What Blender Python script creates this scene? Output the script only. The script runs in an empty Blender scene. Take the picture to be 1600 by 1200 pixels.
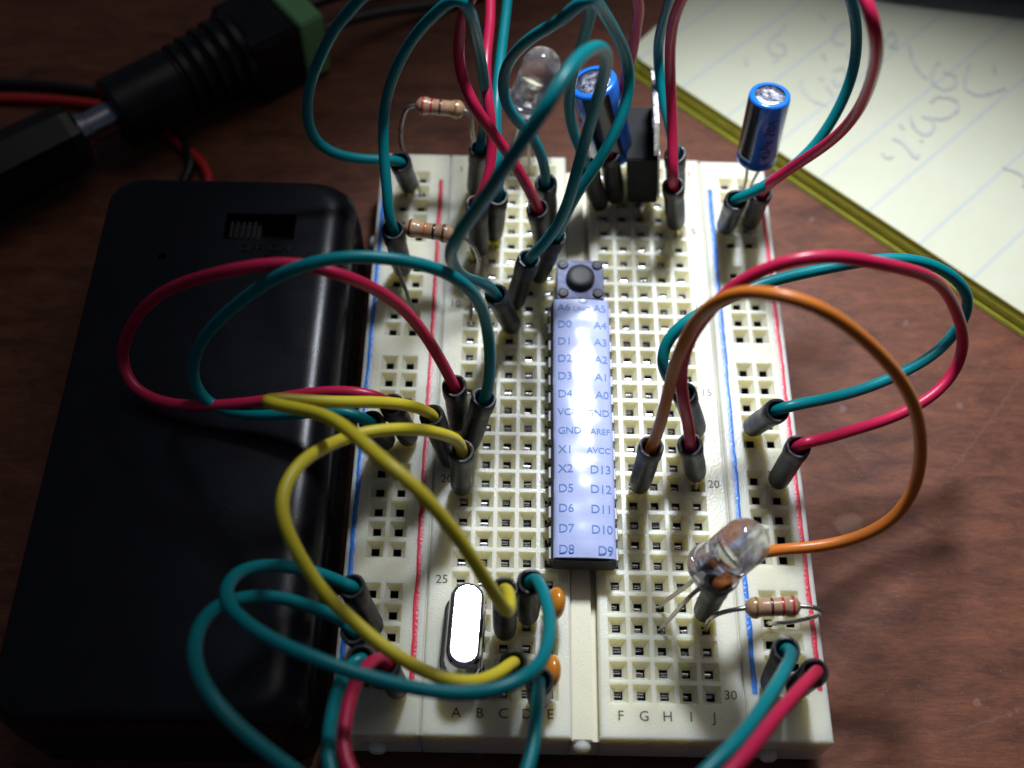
import bpy, bmesh, math, random
from mathutils import Vector, Matrix, Quaternion

# Units: 1 Blender unit = 1 cm (scale_length 0.01)
sc = bpy.context.scene
sc.unit_settings.system = 'METRIC'
sc.unit_settings.scale_length = 0.01
col = sc.collection
rnd = random.Random(7)

# ------------------------------------------------------------------ camera
CAM_R = [[0.999764, 0.015004, 0.01568], [-0.020864, 0.863398, 0.504092], [-0.005975, -0.5043, 0.863508]]
CAM_C = [-0.9334, -3.4992, 12.6391]
CAM_F = 1816.53

cam_data = bpy.data.cameras.new('camera')
cam = bpy.data.objects.new('camera', cam_data)
col.objects.link(cam)
m = Matrix(CAM_R).transposed().to_4x4()
m.translation = Vector(CAM_C)
cam.matrix_world = m
cam_data.sensor_width = 36.0
cam_data.lens = CAM_F / 1600.0 * 36.0
cam_data.clip_start = 0.1
cam_data.clip_end = 500.0
cam_data.dof.use_dof = True
cam_data.dof.focus_distance = 13.35
cam_data.dof.aperture_fstop = 0.18
sc.camera = cam

# ------------------------------------------------------------------ world + lamp
sc.view_settings.view_transform = 'Standard'
sc.view_settings.look = 'None'
sc.view_settings.exposure = 0.0
sc.view_settings.gamma = 1.0
world = bpy.data.worlds.new('World')
sc.world = world
world.use_nodes = True
world.node_tree.nodes['Background'].inputs['Color'].default_value = (0.55, 0.68, 1.0, 1)
world.node_tree.nodes['Background'].inputs['Strength'].default_value = 0.055

ld = bpy.data.lights.new('desk_lamp', 'SPOT')
ld.energy = 20000.0
ld.color = (0.84, 0.90, 1.0)
ld.shadow_soft_size = 1.25
ld.spot_size = math.radians(58)
ld.spot_blend = 1.0
lamp = bpy.data.objects.new('desk_lamp', ld)
col.objects.link(lamp)
LAMP = Vector((1.6, 12.2, 15.0))
lamp.location = LAMP
lamp.rotation_mode = 'QUATERNION'
lamp.rotation_quaternion = (Vector((3.2, 4.0, 0)) - LAMP).to_track_quat('-Z', 'Y')

# added fill lamp, large, soft and warm, to lighten shadows on the board
al = bpy.data.lights.new('fill_light', 'AREA')
al.shape = 'DISK'; al.size = 55.0; al.energy = 5200.0; al.color = (1.0, 0.93, 0.84)
fill = bpy.data.objects.new('fill_light', al); col.objects.link(fill)
fill.location = (22, 34, 62)
fill.rotation_mode = 'QUATERNION'
fill.rotation_quaternion = (Vector((1, 4, 0)) - Vector((22, 34, 62))).to_track_quat('-Z', 'Y')

TABLE_Z = -0.9
PAD_Z = -0.55

# ------------------------------------------------------------------ materials
def srgb(r, g, b):
    def f(c):
        c /= 255.0
        return c / 12.92 if c <= 0.04045 else ((c + 0.055) / 1.055) ** 2.4
    return (f(r), f(g), f(b), 1.0)

def mat(name, color, rough=0.5, metal=0.0, spec=0.5, coat=0.0, sss=0.0, sss_col=None,
        noise=0.0, nscale=8.0, bump=0.0, bscale=60.0, rvar=0.0, trans=0.0, ior=1.5):
    mt = bpy.data.materials.new(name)
    mt.use_nodes = True
    nt = mt.node_tree
    b = nt.nodes['Principled BSDF']
    c = color if len(color) == 4 else (*color, 1)
    b.inputs['Base Color'].default_value = c
    b.inputs['Roughness'].default_value = rough
    b.inputs['Metallic'].default_value = metal
    b.inputs['Specular IOR Level'].default_value = spec
    b.inputs['IOR'].default_value = ior
    b.inputs['Transmission Weight'].default_value = trans
    if coat:
        b.inputs['Coat Weight'].default_value = coat
        b.inputs['Coat Roughness'].default_value = 0.08
    if sss:
        b.inputs['Subsurface Weight'].default_value = sss
        b.inputs['Subsurface Radius'].default_value = sss_col or (0.12, 0.09, 0.05)
        b.inputs['Subsurface Scale'].default_value = 1.0
    tc = nt.nodes.new('ShaderNodeTexCoord')
    if noise or rvar:
        n = nt.nodes.new('ShaderNodeTexNoise')
        n.inputs['Scale'].default_value = nscale
        n.inputs['Detail'].default_value = 5
        nt.links.new(tc.outputs['Object'], n.inputs['Vector'])
        if noise:
            mx = nt.nodes.new('ShaderNodeMix'); mx.data_type = 'RGBA'
            mx.inputs['A'].default_value = tuple(v * (1 - noise) for v in c[:3]) + (1,)
            mx.inputs['B'].default_value = tuple(min(1, v * (1 + noise)) for v in c[:3]) + (1,)
            nt.links.new(n.outputs['Fac'], mx.inputs['Factor'])
            nt.links.new(mx.outputs['Result'], b.inputs['Base Color'])
        if rvar:
            mr = nt.nodes.new('ShaderNodeMapRange')
            mr.inputs['From Min'].default_value = 0.3; mr.inputs['From Max'].default_value = 0.7
            mr.inputs['To Min'].default_value = max(0.02, rough - rvar)
            mr.inputs['To Max'].default_value = rough + rvar
            nt.links.new(n.outputs['Fac'], mr.inputs['Value'])
            nt.links.new(mr.outputs['Result'], b.inputs['Roughness'])
    if bump:
        n2 = nt.nodes.new('ShaderNodeTexNoise')
        n2.inputs['Scale'].default_value = bscale
        n2.inputs['Detail'].default_value = 4
        nt.links.new(tc.outputs['Object'], n2.inputs['Vector'])
        bp = nt.nodes.new('ShaderNodeBump')
        bp.inputs['Strength'].default_value = bump
        bp.inputs['Distance'].default_value = 0.01
        nt.links.new(n2.outputs['Fac'], bp.inputs['Height'])
        nt.links.new(bp.outputs['Normal'], b.inputs['Normal'])
    return mt

M = {}
M['ivory'] = mat('ivory_plastic', (0.81, 0.77, 0.585), 0.28, spec=0.5, sss=0.85, sss_col=(0.30, 0.25, 0.12), noise=0.05, nscale=1.3, bump=0.35, bscale=38, rvar=0.08)
M['ivory_floor'] = mat('ivory_channel_plastic', (0.76, 0.72, 0.52), 0.45, sss=0.3, noise=0.05, nscale=3, bump=0.3, bscale=50)
M['contact'] = mat('spring_metal', (0.78, 0.76, 0.74), 0.22, metal=1.0, rvar=0.12, nscale=30)
M['hole_shade'] = mat('socket_shade_black', (0.02, 0.018, 0.012), 0.8)  # near-black paints shade into the ivory walls deep in the holes
M['red_line'] = mat('red_rail_print', (0.70, 0.03, 0.06), 0.30, noise=0.25, nscale=12, bump=0.6, bscale=30)
M['blue_line'] = mat('blue_rail_print', (0.01, 0.17, 0.62), 0.30, noise=0.25, nscale=12, bump=0.6, bscale=30)
M['ink'] = mat('black_print', (0.025, 0.025, 0.03), 0.5)
M['teal'] = mat('teal_insulation', (0.0, 0.19, 0.21), 0.36, spec=0.32, sss=0.0, noise=0.12, nscale=2.0, bump=0.12, bscale=25, rvar=0.06)
M['red'] = mat('red_insulation', (0.50, 0.012, 0.062), 0.36, spec=0.45, noise=0.12, nscale=2.0, bump=0.12, bscale=25, rvar=0.06)
M['orange'] = mat('orange_insulation', (0.62, 0.175, 0.022), 0.36, spec=0.45, noise=0.10, nscale=2.0, bump=0.12, bscale=25, rvar=0.06)
M['yellow'] = mat('yellow_insulation', (0.66, 0.54, 0.030), 0.38, spec=0.45, noise=0.10, nscale=2.0, bump=0.12, bscale=25, rvar=0.06)
M['shrink'] = mat('black_heatshrink', (0.019, 0.019, 0.023), 0.45, spec=0.4, noise=0.3, nscale=6, bump=0.35, bscale=14, rvar=0.08)
M['pin'] = mat('tinned_pin', (0.75, 0.73, 0.68), 0.3, metal=1.0)
M['lead'] = mat('tinned_lead', (0.62, 0.59, 0.53), 0.32, metal=1.0, noise=0.2, nscale=10, rvar=0.1)
M['chip_black'] = mat('moulded_epoxy', (0.014, 0.015, 0.018), 0.55, spec=0.35, bump=0.5, bscale=90)
M['black_plastic'] = mat('black_abs', (0.004, 0.004, 0.006), 0.27, spec=0.34, bump=0.2, bscale=60, rvar=0.03, nscale=2)
M['gloss_black'] = mat('smooth_black_plastic', (0.0045, 0.0045, 0.0055), 0.38, spec=0.34, rvar=0.06, nscale=2)
M['dark_slot'] = mat('slot_interior', (0.004, 0.004, 0.004), 0.8)
M['label'] = mat('glossy_chip_label', srgb(176, 186, 228), 0.6, spec=0.2, coat=1.0, bump=0.30, bscale=24, noise=0.05, nscale=5)
M['label'].node_tree.nodes['Principled BSDF'].inputs['Coat Roughness'].default_value = 0.15
M['label_ink'] = mat('blue_label_print', (0.06, 0.17, 0.47), 0.55)
M['steel'] = mat('button_plate', (0.14, 0.155, 0.25), 0.55, metal=0.2, spec=0.3, bump=0.3, bscale=80, rvar=0.1, nscale=12)
M['button'] = mat('button_cap', (0.030, 0.028, 0.030), 0.5, bump=0.2, bscale=60)
M['dull_leg'] = mat('dull_tinned_leg', (0.30, 0.30, 0.31), 0.55, metal=0.9)
M['can'] = mat('crystal_can', (0.80, 0.80, 0.83), 0.16, metal=1.0, bump=0.05, bscale=8)
M['resin'] = mat('orange_resin', (0.60, 0.21, 0.015), 0.22, spec=0.5, coat=0.5, noise=0.2, nscale=10, bump=0.2, bscale=30)
M['tan'] = mat('resistor_tan', (0.56, 0.33, 0.19), 0.22, coat=0.6, noise=0.1, nscale=14, bump=0.2, bscale=30)
M['band_red'] = mat('band_red', (0.55, 0.03, 0.045), 0.25, coat=0.6)
M['band_brown'] = mat('band_brown', (0.13, 0.035, 0.025), 0.25, coat=0.6)
M['band_orange'] = mat('band_orange', (0.75, 0.17, 0.02), 0.25, coat=0.6)
M['band_black'] = mat('band_black', (0.012, 0.012, 0.012), 0.25, coat=0.6)
M['band_gold'] = mat('band_gold', (0.38, 0.23, 0.07), 0.3, metal=0.4, coat=0.6)
M['sleeve'] = mat('blue_capacitor_sleeve', (0.015, 0.17, 0.72), 0.22, spec=0.5, coat=0.4, noise=0.1, nscale=5)
M['sleeve_black'] = mat('capacitor_dark_print', (0.006, 0.010, 0.022), 0.25, coat=0.4)
M['alu'] = mat('aluminium_top', (0.55, 0.55, 0.66), 0.32, metal=1.0, bump=0.8, bscale=28, rvar=0.12, nscale=16)
M['rubber'] = mat('rubber_bung', (0.02, 0.02, 0.022), 0.7)
M['tab'] = mat('regulator_tab', (0.70, 0.71, 0.76), 0.3, metal=1.0, rvar=0.1, nscale=20)
M['green'] = mat('green_terminal_plastic', (0.17, 0.42, 0.17), 0.6, noise=0.08, nscale=3, bump=0.2, bscale=40)
M['lead_red'] = mat('red_battery_lead', (0.62, 0.022, 0.022), 0.4)
M['lead_black'] = mat('black_battery_lead', (0.010, 0.010, 0.011), 0.4)
M['nickel'] = mat('nickel_barrel', (0.42, 0.40, 0.44), 0.25, metal=1.0)
M['pencil'] = mat('pencil_graphite', (0.53, 0.535, 0.48), 0.6, noise=0.25, nscale=6)
M['clear'] = mat('clear_epoxy', (0.97, 0.98, 1.0), 0.02, trans=0.94, ior=1.52)
_nt = M['clear'].node_tree; _out = _nt.nodes['Material Output']; _mx = _nt.nodes.new('ShaderNodeMixShader'); _tr = _nt.nodes.new('ShaderNodeBsdfTransparent')
_mx.inputs[0].default_value = 0.10
_nt.links.new(_nt.nodes['Principled BSDF'].outputs[0], _mx.inputs[1]); _nt.links.new(_tr.outputs[0], _mx.inputs[2]); _nt.links.new(_mx.outputs[0], _out.inputs['Surface'])
M['chip_die'] = mat('led_cup_metal', (0.8, 0.8, 0.8), 0.2, metal=1.0)
M['phosphor'] = mat('led_pale_phosphor', (0.80, 0.74, 0.50), 0.4)
M['case'] = mat('dark_blue_case', (0.012, 0.014, 0.035), 0.3, rvar=0.1, nscale=1)

# wood table
STAIN = (3.46, 2.43, -0.9)
def wood_material():
    mt = bpy.data.materials.new('dark_wood_tabletop'); mt.use_nodes = True
    nt = mt.node_tree; b = nt.nodes['Principled BSDF']; N = nt.nodes.new; L = nt.links.new
    tc = N('ShaderNodeTexCoord')
    mp = N('ShaderNodeMapping'); mp.inputs['Scale'].default_value = (0.7, 2.0, 1.0)
    mp.inputs['Rotation'].default_value = (0, 0, math.radians(-6))
    L(tc.outputs['Object'], mp.inputs['Vector'])
    n1 = N('ShaderNodeTexNoise'); n1.inputs['Scale'].default_value = 1.6; n1.inputs['Detail'].default_value = 9; n1.inputs['Roughness'].default_value = 0.7
    n1.inputs['Distortion'].default_value = 0.6
    L(mp.outputs['Vector'], n1.inputs['Vector'])
    r1 = N('ShaderNodeValToRGB')
    r1.color_ramp.elements[0].position = 0.30; r1.color_ramp.elements[0].color = (0.070, 0.023, 0.012, 1)
    r1.color_ramp.elements[1].position = 0.72; r1.color_ramp.elements[1].color = (0.230, 0.078, 0.038, 1)
    L(n1.outputs['Fac'], r1.inputs['Fac'])
    # pores: fine dark streaks
    mp2 = N('ShaderNodeMapping'); mp2.inputs['Scale'].default_value = (5, 26, 1)
    L(tc.outputs['Object'], mp2.inputs['Vector'])
    n2 = N('ShaderNodeTexNoise'); n2.inputs['Scale'].default_value = 1.6; n2.inputs['Detail'].default_value = 4
    L(mp2.outputs['Vector'], n2.inputs['Vector'])
    r2 = N('ShaderNodeValToRGB')
    r2.color_ramp.elements[0].position = 0.38; r2.color_ramp.elements[0].color = (0.84, 0.84, 0.86, 1)
    r2.color_ramp.elements[1].position = 0.62; r2.color_ramp.elements[1].color = (1.08, 1.08, 1.08, 1)
    L(n2.outputs['Fac'], r2.inputs['Fac'])
    mul = N('ShaderNodeMix'); mul.data_type = 'RGBA'; mul.blend_type = 'MULTIPLY'; mul.inputs['Factor'].default_value = 1
    L(r1.outputs['Color'], mul.inputs['A']); L(r2.outputs['Color'], mul.inputs['B'])
    # pale specks of dried matter: voronoi blobs, gated by a slow noise
    v = N('ShaderNodeTexVoronoi'); v.inputs['Scale'].default_value = 1.9; v.inputs['Randomness'].default_value = 1
    wn = N('ShaderNodeTexNoise'); wn.inputs['Scale'].default_value = 9; wn.inputs['Detail'].default_value = 3
    L(tc.outputs['Object'], wn.inputs['Vector'])
    add = N('ShaderNodeVectorMath'); add.operation = 'MULTIPLY_ADD'
    L(wn.outputs['Color'], add.inputs[0]); add.inputs[1].default_value = (0.14, 0.14, 0.0); L(tc.outputs['Object'], add.inputs[2])
    L(add.outputs['Vector'], v.inputs['Vector'])
    gate = N('ShaderNodeSeparateColor'); L(v.outputs['Color'], gate.inputs['Color'])
    rad = N('ShaderNodeMapRange'); rad.inputs['From Min'].default_value = 0.30; rad.inputs['From Max'].default_value = 1.0
    rad.inputs['To Min'].default_value = 0.0; rad.inputs['To Max'].default_value = 0.15
    L(gate.outputs['Red'], rad.inputs['Value'])
    sub = N('ShaderNodeMath'); sub.operation = 'SUBTRACT'; L(rad.outputs['Result'], sub.inputs[0]); L(v.outputs['Distance'], sub.inputs[1])
    sm = N('ShaderNodeMapRange'); sm.inputs['From Min'].default_value = 0.0; sm.inputs['From Max'].default_value = 0.05
    sm.inputs['To Max'].default_value = 0.30
    L(sub.outputs['Value'], sm.inputs['Value'])
    mx = N('ShaderNodeMix'); mx.data_type = 'RGBA'
    L(mul.outputs['Result'], mx.inputs['A']); mx.inputs['B'].default_value = (0.30, 0.21, 0.19, 1); L(sm.outputs['Result'], mx.inputs['Factor'])
    # fine dust
    nd = N('ShaderNodeTexNoise'); nd.inputs['Scale'].default_value = 34; nd.inputs['Detail'].default_value = 2
    L(tc.outputs['Object'], nd.inputs['Vector'])
    rd = N('ShaderNodeMapRange'); rd.inputs['From Min'].default_value = 0.66; rd.inputs['From Max'].default_value = 0.76; rd.inputs['To Max'].default_value = 0.3
    L(nd.outputs['Fac'], rd.inputs['Value'])
    mx2 = N('ShaderNodeMix'); mx2.data_type = 'RGBA'
    L(mx.outputs['Result'], mx2.inputs['A']); mx2.inputs['B'].default_value = (0.30, 0.24, 0.24, 1); L(rd.outputs['Result'], mx2.inputs['Factor'])
    # one dried round drip and a few hairline scratches
    last = mx2
    def mark(fac_socket, colr):
        nonlocal last
        q = N('ShaderNodeMix'); q.data_type = 'RGBA'
        L(last.outputs['Result'], q.inputs['A']); q.inputs['B'].default_value = colr; L(fac_socket, q.inputs['Factor']); last = q
    ds = N('ShaderNodeVectorMath'); ds.operation = 'DISTANCE'; L(add.outputs['Vector'], ds.inputs[0]); ds.inputs[1].default_value = (STAIN[0] + 0.07, STAIN[1] + 0.07, STAIN[2])
    dr = N('ShaderNodeMapRange'); dr.inputs['From Min'].default_value = 0.20; dr.inputs['From Max'].default_value = 0.15; dr.inputs['To Max'].default_value = 0.55
    L(ds.outputs['Value'], dr.inputs['Value']); mark(dr.outputs['Result'], (0.26, 0.15, 0.10, 1))
    for (px_, py_), (qx_, qy_) in (((4.85, 3.15), (6.3, 4.9)), ((4.2, -0.1), (5.4, 0.25)), ((3.3, 4.2), (3.9, 3.2))):
        dx_, dy_ = qx_ - px_, qy_ - py_; l_ = math.hypot(dx_, dy_)
        mm_ = N('ShaderNodeMapping'); mm_.vector_type = 'TEXTURE'
        mm_.inputs['Location'].default_value = (px_, py_, 0); mm_.inputs['Rotation'].default_value = (0, 0, math.atan2(dy_, dx_))
        L(add.outputs['Vector'], mm_.inputs['Vector'])
        sx_ = N('ShaderNodeSeparateXYZ'); L(mm_.outputs['Vector'], sx_.inputs['Vector'])
        ay_ = N('ShaderNodeMath'); ay_.operation = 'ABSOLUTE'; L(sx_.outputs['Y'], ay_.inputs[0])
        f1_ = N('ShaderNodeMapRange'); f1_.inputs['From Min'].default_value = 0.022; f1_.inputs['From Max'].default_value = 0.006; f1_.inputs['To Max'].default_value = 0.10; L(ay_.outputs['Value'], f1_.inputs['Value'])
        c_ = N('ShaderNodeMath'); c_.operation = 'SUBTRACT'; L(sx_.outputs['X'], c_.inputs[0]); c_.inputs[1].default_value = l_ / 2
        c2_ = N('ShaderNodeMath'); c2_.operation = 'ABSOLUTE'; L(c_.outputs['Value'], c2_.inputs[0])
        f2_ = N('ShaderNodeMapRange'); f2_.inputs['From Min'].default_value = l_ / 2; f2_.inputs['From Max'].default_value = l_ / 2 - 0.3; L(c2_.outputs['Value'], f2_.inputs['Value'])
        mu_ = N('ShaderNodeMath'); mu_.operation = 'MULTIPLY'; L(f1_.outputs['Result'], mu_.inputs[0]); L(f2_.outputs['Result'], mu_.inputs[1])
        mark(mu_.outputs['Value'], (0.34, 0.24, 0.20, 1))
    L(last.outputs['Result'], b.inputs['Base Color'])
    b.inputs['Roughness'].default_value = 0.55
    b.inputs['Specular IOR Level'].default_value = 0.28
    bp = N('ShaderNodeBump'); bp.inputs['Strength'].default_value = 0.25; bp.inputs['Distance'].default_value = 0.006
    L(n2.outputs['Fac'], bp.inputs['Height']); L(bp.outputs['Normal'], b.inputs['Normal'])
    return mt
M['wood'] = wood_material()

# legal pad paper: ruled lines are printed
RULE_DIR = math.atan2(2.06, 2.15)       # direction of the ruling on the table
RULE_D = 0.868                          # legal ruling pitch (cm)
def paper_material():
    mt = bpy.data.materials.new('ruled_yellow_paper'); mt.use_nodes = True
    nt = mt.node_tree; b = nt.nodes['Principled BSDF']; N = nt.nodes.new; L = nt.links.new
    tc = N('ShaderNodeTexCoord')
    mp = N('ShaderNodeMapping'); mp.vector_type = 'POINT'
    L(tc.outputs['Object'], mp.inputs['Vector'])
    sp = N('ShaderNodeSeparateXYZ'); L(mp.outputs['Vector'], sp.inputs['Vector'])
    dv = N('ShaderNodeMath'); dv.operation = 'DIVIDE'; L(sp.outputs['Y'], dv.inputs[0]); dv.inputs[1].default_value = RULE_D
    fr = N('ShaderNodeMath'); fr.operation = 'FRACT'; L(dv.outputs['Value'], fr.inputs[0])
    ab = N('ShaderNodeMath'); ab.operation = 'SUBTRACT'; L(fr.outputs['Value'], ab.inputs[0]); ab.inputs[1].default_value = 0.5
    a2 = N('ShaderNodeMath'); a2.operation = 'ABSOLUTE'; L(ab.outputs['Value'], a2.inputs[0])
    mr = N('ShaderNodeMapRange'); mr.inputs['From Min'].default_value = 0.045; mr.inputs['From Max'].default_value = 0.015; mr.inputs['To Max'].default_value = 0.55
    L(a2.outputs['Value'], mr.inputs['Value'])
    n = N('ShaderNodeTexNoise'); n.inputs['Scale'].default_value = 0.9; n.inputs['Detail'].default_value = 4; L(tc.outputs['Object'], n.inputs['Vector'])
    base = N('ShaderNodeMix'); base.data_type = 'RGBA'
    base.inputs['A'].default_value = (0.60, 0.60, 0.43, 1); base.inputs['B'].default_value = (0.68, 0.68, 0.52, 1)
    L(n.outputs['Fac'], base.inputs['Factor'])
    mx = N('ShaderNodeMix'); mx.data_type = 'RGBA'
    L(base.outputs['Result'], mx.inputs['A']); mx.inputs['B'].default_value = (0.45, 0.51, 0.57, 1); L(mr.outputs['Result'], mx.inputs['Factor'])
    L(mx.outputs['Result'], b.inputs['Base Color'])
    b.inputs['Roughness'].default_value = 0.75; b.inputs['Specular IOR Level'].default_value = 0.25
    nb = N('ShaderNodeTexNoise'); nb.inputs['Scale'].default_value = 1.1; nb.inputs['Detail'].default_value = 3; L(tc.outputs['Object'], nb.inputs['Vector'])
    bp = N('ShaderNodeBump'); bp.inputs['Strength'].default_value = 0.5; bp.inputs['Distance'].default_value = 0.08
    L(nb.outputs['Fac'], bp.inputs['Height']); L(bp.outputs['Normal'], b.inputs['Normal'])
    return mt
M['paper'] = paper_material()
M['paper_edge'] = mat('yellow_page_edges', (0.52, 0.55, 0.045), 0.7, noise=0.25, nscale=4)

# ------------------------------------------------------------------ helpers
def link_mesh(name, me, material=None, parent=None, smooth=True, loc=None):
    o = bpy.data.objects.new(name, me)
    col.objects.link(o)
    if material is not None and len(me.materials) == 0:
        for mm in (material if isinstance(material, (list, tuple)) else [material]):
            me.materials.append(mm)
    if smooth:
        for p in me.polygons: p.use_smooth = True
    if parent is not None: o.parent = parent
    if loc is not None: o.location = loc
    return o

def obj(name, bm, material, parent=None, smooth=True, auto=None, loc=None):
    bmesh.ops.recalc_face_normals(bm, faces=bm.faces)
    if auto is not None:
        for e in bm.edges:
            if len(e.link_faces) == 2 and e.calc_face_angle(0) > math.radians(auto): e.smooth = False
    me = bpy.data.meshes.new(name)
    bm.to_mesh(me); bm.free()
    return link_mesh(name, me, material, parent, smooth, loc)

def empty(name, loc, label, cat, group=None):
    o = bpy.data.objects.new(name, None)
    o.empty_display_size = 0.2
    o.location = loc
    col.objects.link(o)
    tag(o, label, cat, group)
    return o

def tag(o, label=None, cat=None, group=None, kind=None):
    if label: o['label'] = label
    if cat: o['category'] = cat
    if group: o['group'] = group
    if kind: o['kind'] = kind
    return o

def box(bm, x0, x1, y0, y1, z0, z1, mi=0):
    vs = [bm.verts.new(p) for p in ((x0,y0,z0),(x1,y0,z0),(x1,y1,z0),(x0,y1,z0),(x0,y0,z1),(x1,y0,z1),(x1,y1,z1),(x0,y1,z1))]
    fs = []
    for f in ((0,3,2,1),(4,5,6,7),(0,1,5,4),(1,2,6,5),(2,3,7,6),(3,0,4,7)):
        fc = bm.faces.new([vs[i] for i in f]); fc.material_index = mi; fs.append(fc)
    return vs, fs

def bevel_box(x0, x1, y0, y1, z0, z1, b=0.02, seg=2):
    bm = bmesh.new(); box(bm, x0, x1, y0, y1, z0, z1)
    bmesh.ops.bevel(bm, geom=list(bm.edges), offset=b, segments=seg, affect='EDGES', profile=0.6)
    return bm

def catmull(pts, n=8):
    P = [Vector(p) for p in pts]
    P = [P[0] * 2 - P[1]] + P + [P[-1] * 2 - P[-2]]
    out = []
    for i in range(1, len(P) - 2):
        p0, p1, p2, p3 = P[i-1], P[i], P[i+1], P[i+2]
        t0 = 0.0
        t1 = t0 + max(1e-4, (p1-p0).length) ** 0.5
        t2 = t1 + max(1e-4, (p2-p1).length) ** 0.5
        t3 = t2 + max(1e-4, (p3-p2).length) ** 0.5
        for k in range(n):
            t = t1 + (t2 - t1) * k / n
            a1 = p0*((t1-t)/(t1-t0)) + p1*((t-t0)/(t1-t0))
            a2 = p1*((t2-t)/(t2-t1)) + p2*((t-t1)/(t2-t1))
            a3 = p2*((t3-t)/(t3-t2)) + p3*((t-t2)/(t3-t2))
            b1 = a1*((t2-t)/(t2-t0)) + a2*((t-t0)/(t2-t0))
            b2 = a2*((t3-t)/(t3-t1)) + a3*((t-t1)/(t3-t1))
            out.append(b1*((t2-t)/(t2-t1)) + b2*((t-t1)/(t2-t1)))
    out.append(P[-2])
    return out

def smooth_pts(pts, it=3):
    pts = [Vector(p) for p in pts]
    for _ in range(it):
        q = pts[:]
        for i in range(2, len(pts) - 2):
            q[i] = pts[i] * 0.5 + (pts[i-1] + pts[i+1]) * 0.25
        pts = q
    return pts

def tube(bm, pts, r, seg=14, cap=True):
    pts = [Vector(p) for p in pts]
    n = len(pts)
    rr = r if callable(r) else (lambda i: r)
    t = (pts[1] - pts[0]).normalized()
    up = Vector((0, 0, 1)) if abs(t.z) < 0.9 else Vector((1, 0, 0))
    u = t.cross(up).normalized()
    rings = []
    for i in range(n):
        tn = (pts[min(i+1, n-1)] - pts[max(i-1, 0)])
        tn = tn.normalized() if tn.length > 1e-9 else t
        q = t.rotation_difference(tn); u = q @ u; u = (u - tn * u.dot(tn)).normalized(); t = tn
        v = t.cross(u)
        ring = [bm.verts.new(pts[i] + (u * math.cos(a) + v * math.sin(a)) * rr(i)) for a in [2*math.pi*k/seg for k in range(seg)]]
        rings.append(ring)
    for i in range(n - 1):
        for k in range(seg):
            bm.faces.new((rings[i][k], rings[i][(k+1) % seg], rings[i+1][(k+1) % seg], rings[i+1][k]))
    if cap:
        bm.faces.new(rings[0][::-1]); bm.faces.new(rings[-1])

def frame(a, b):
    """matrix taking +Z to the direction a->b, origin a"""
    d = (Vector(b) - Vector(a))
    q = Vector((0, 0, 1)).rotation_difference(d.normalized())
    mm = q.to_matrix().to_4x4(); mm.translation = Vector(a)
    return mm

def lathe(bm, prof, seg=24, mx=None, mi=None, jit=0.0, close=False):
    rings = []
    for j, (r, z) in enumerate(prof):
        if r < 1e-6:
            v = Vector((0, 0, z)); rings.append([bm.verts.new(mx @ v if mx else v)])
        else:
            ring = []
            for k in range(seg):
                a = 2*math.pi*k/seg
                rr = r * (1 + jit * (math.sin(3*a + z*5) + 0.6*math.sin(5*a - z*9)))
                v = Vector((rr*math.cos(a), rr*math.sin(a), z))
                ring.append(bm.verts.new(mx @ v if mx else v))
            rings.append(ring)
    for j in range(len(rings) - 1):
        A, B = rings[j], rings[j+1]
        for k in range(seg):
            k2 = (k+1) % seg
            if len(A) == 1 and len(B) == 1: continue
            if len(A) == 1: f = bm.faces.new((A[0], B[k2], B[k]))
            elif len(B) == 1: f = bm.faces.new((A[k], A[k2], B[0]))
            else: f = bm.faces.new((A[k], A[k2], B[k2], B[k]))
            if mi is not None: f.material_index = mi[j] if isinstance(mi, (list, tuple)) else mi
    return rings

def text_mesh(s, size, extrude=0.0, align='CENTER', space=1.0):
    cu = bpy.data.curves.new('text_tmp', 'FONT')
    cu.body = s; cu.size = size; cu.extrude = extrude
    cu.align_x = align; cu.align_y = 'CENTER'; cu.resolution_u = 3; cu.space_character = space
    o = bpy.data.objects.new('text_tmp', cu)
    col.objects.link(o)
    dg = bpy.context.evaluated_depsgraph_get(); dg.update()
    me = bpy.data.meshes.new_from_object(o.evaluated_get(dg))
    bpy.data.objects.remove(o); bpy.data.curves.remove(cu)
    return me

def join_meshes(items):
    """items: list of (mesh, matrix) -> bmesh"""
    bm = bmesh.new()
    for me, mx in items:
        t = bmesh.new(); t.from_mesh(me); t.transform(mx)
        tmp = bpy.data.meshes.new('tmp'); t.to_mesh(tmp); t.free()
        bm.from_mesh(tmp); bpy.data.meshes.remove(tmp)
    return bm

def T(x, y, z): return Matrix.Translation((x, y, z))

# ------------------------------------------------------------------ table
bm = bmesh.new()
S = 130
vs = [bm.verts.new(p) for p in ((-S, -S, TABLE_Z), (S, -S, TABLE_Z), (S, S, TABLE_Z), (-S, S, TABLE_Z))]
bm.faces.new(vs)
table = obj('table_top', bm, M['wood'], smooth=False)
tag(table, kind='structure')

# ------------------------------------------------------------------ breadboard
P = 0.254
COLS = [-1.397, -1.143, -0.889, -0.635, -0.381, 0.381, 0.635, 0.889, 1.143, 1.397]
ROWS = [P * k for k in range(30)]
RAIL_ROWS = [0.10 + P * (30 - r) for g in ((2, 6), (8, 12), (14, 18), (20, 24), (26, 30)) for r in range(g[0], g[1] + 1)]
RAILX_L = (-2.405, -2.151)
RAILX_R = (2.112, 2.366)
Y0, Y1 = -0.49, 7.64
ZB = TABLE_Z + 0.12       # underside of the plastic, on adhesive foam

board = empty('breadboard', (0, 3.5, TABLE_Z), 'ivory solderless breadboard with red and blue rail lines, carrying all the parts', 'breadboard')
def child_of_board(o):
    o.parent = board
    o.matrix_parent_inverse = Matrix.Translation((0, 3.5, TABLE_Z)).inverted()
    return o

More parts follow.
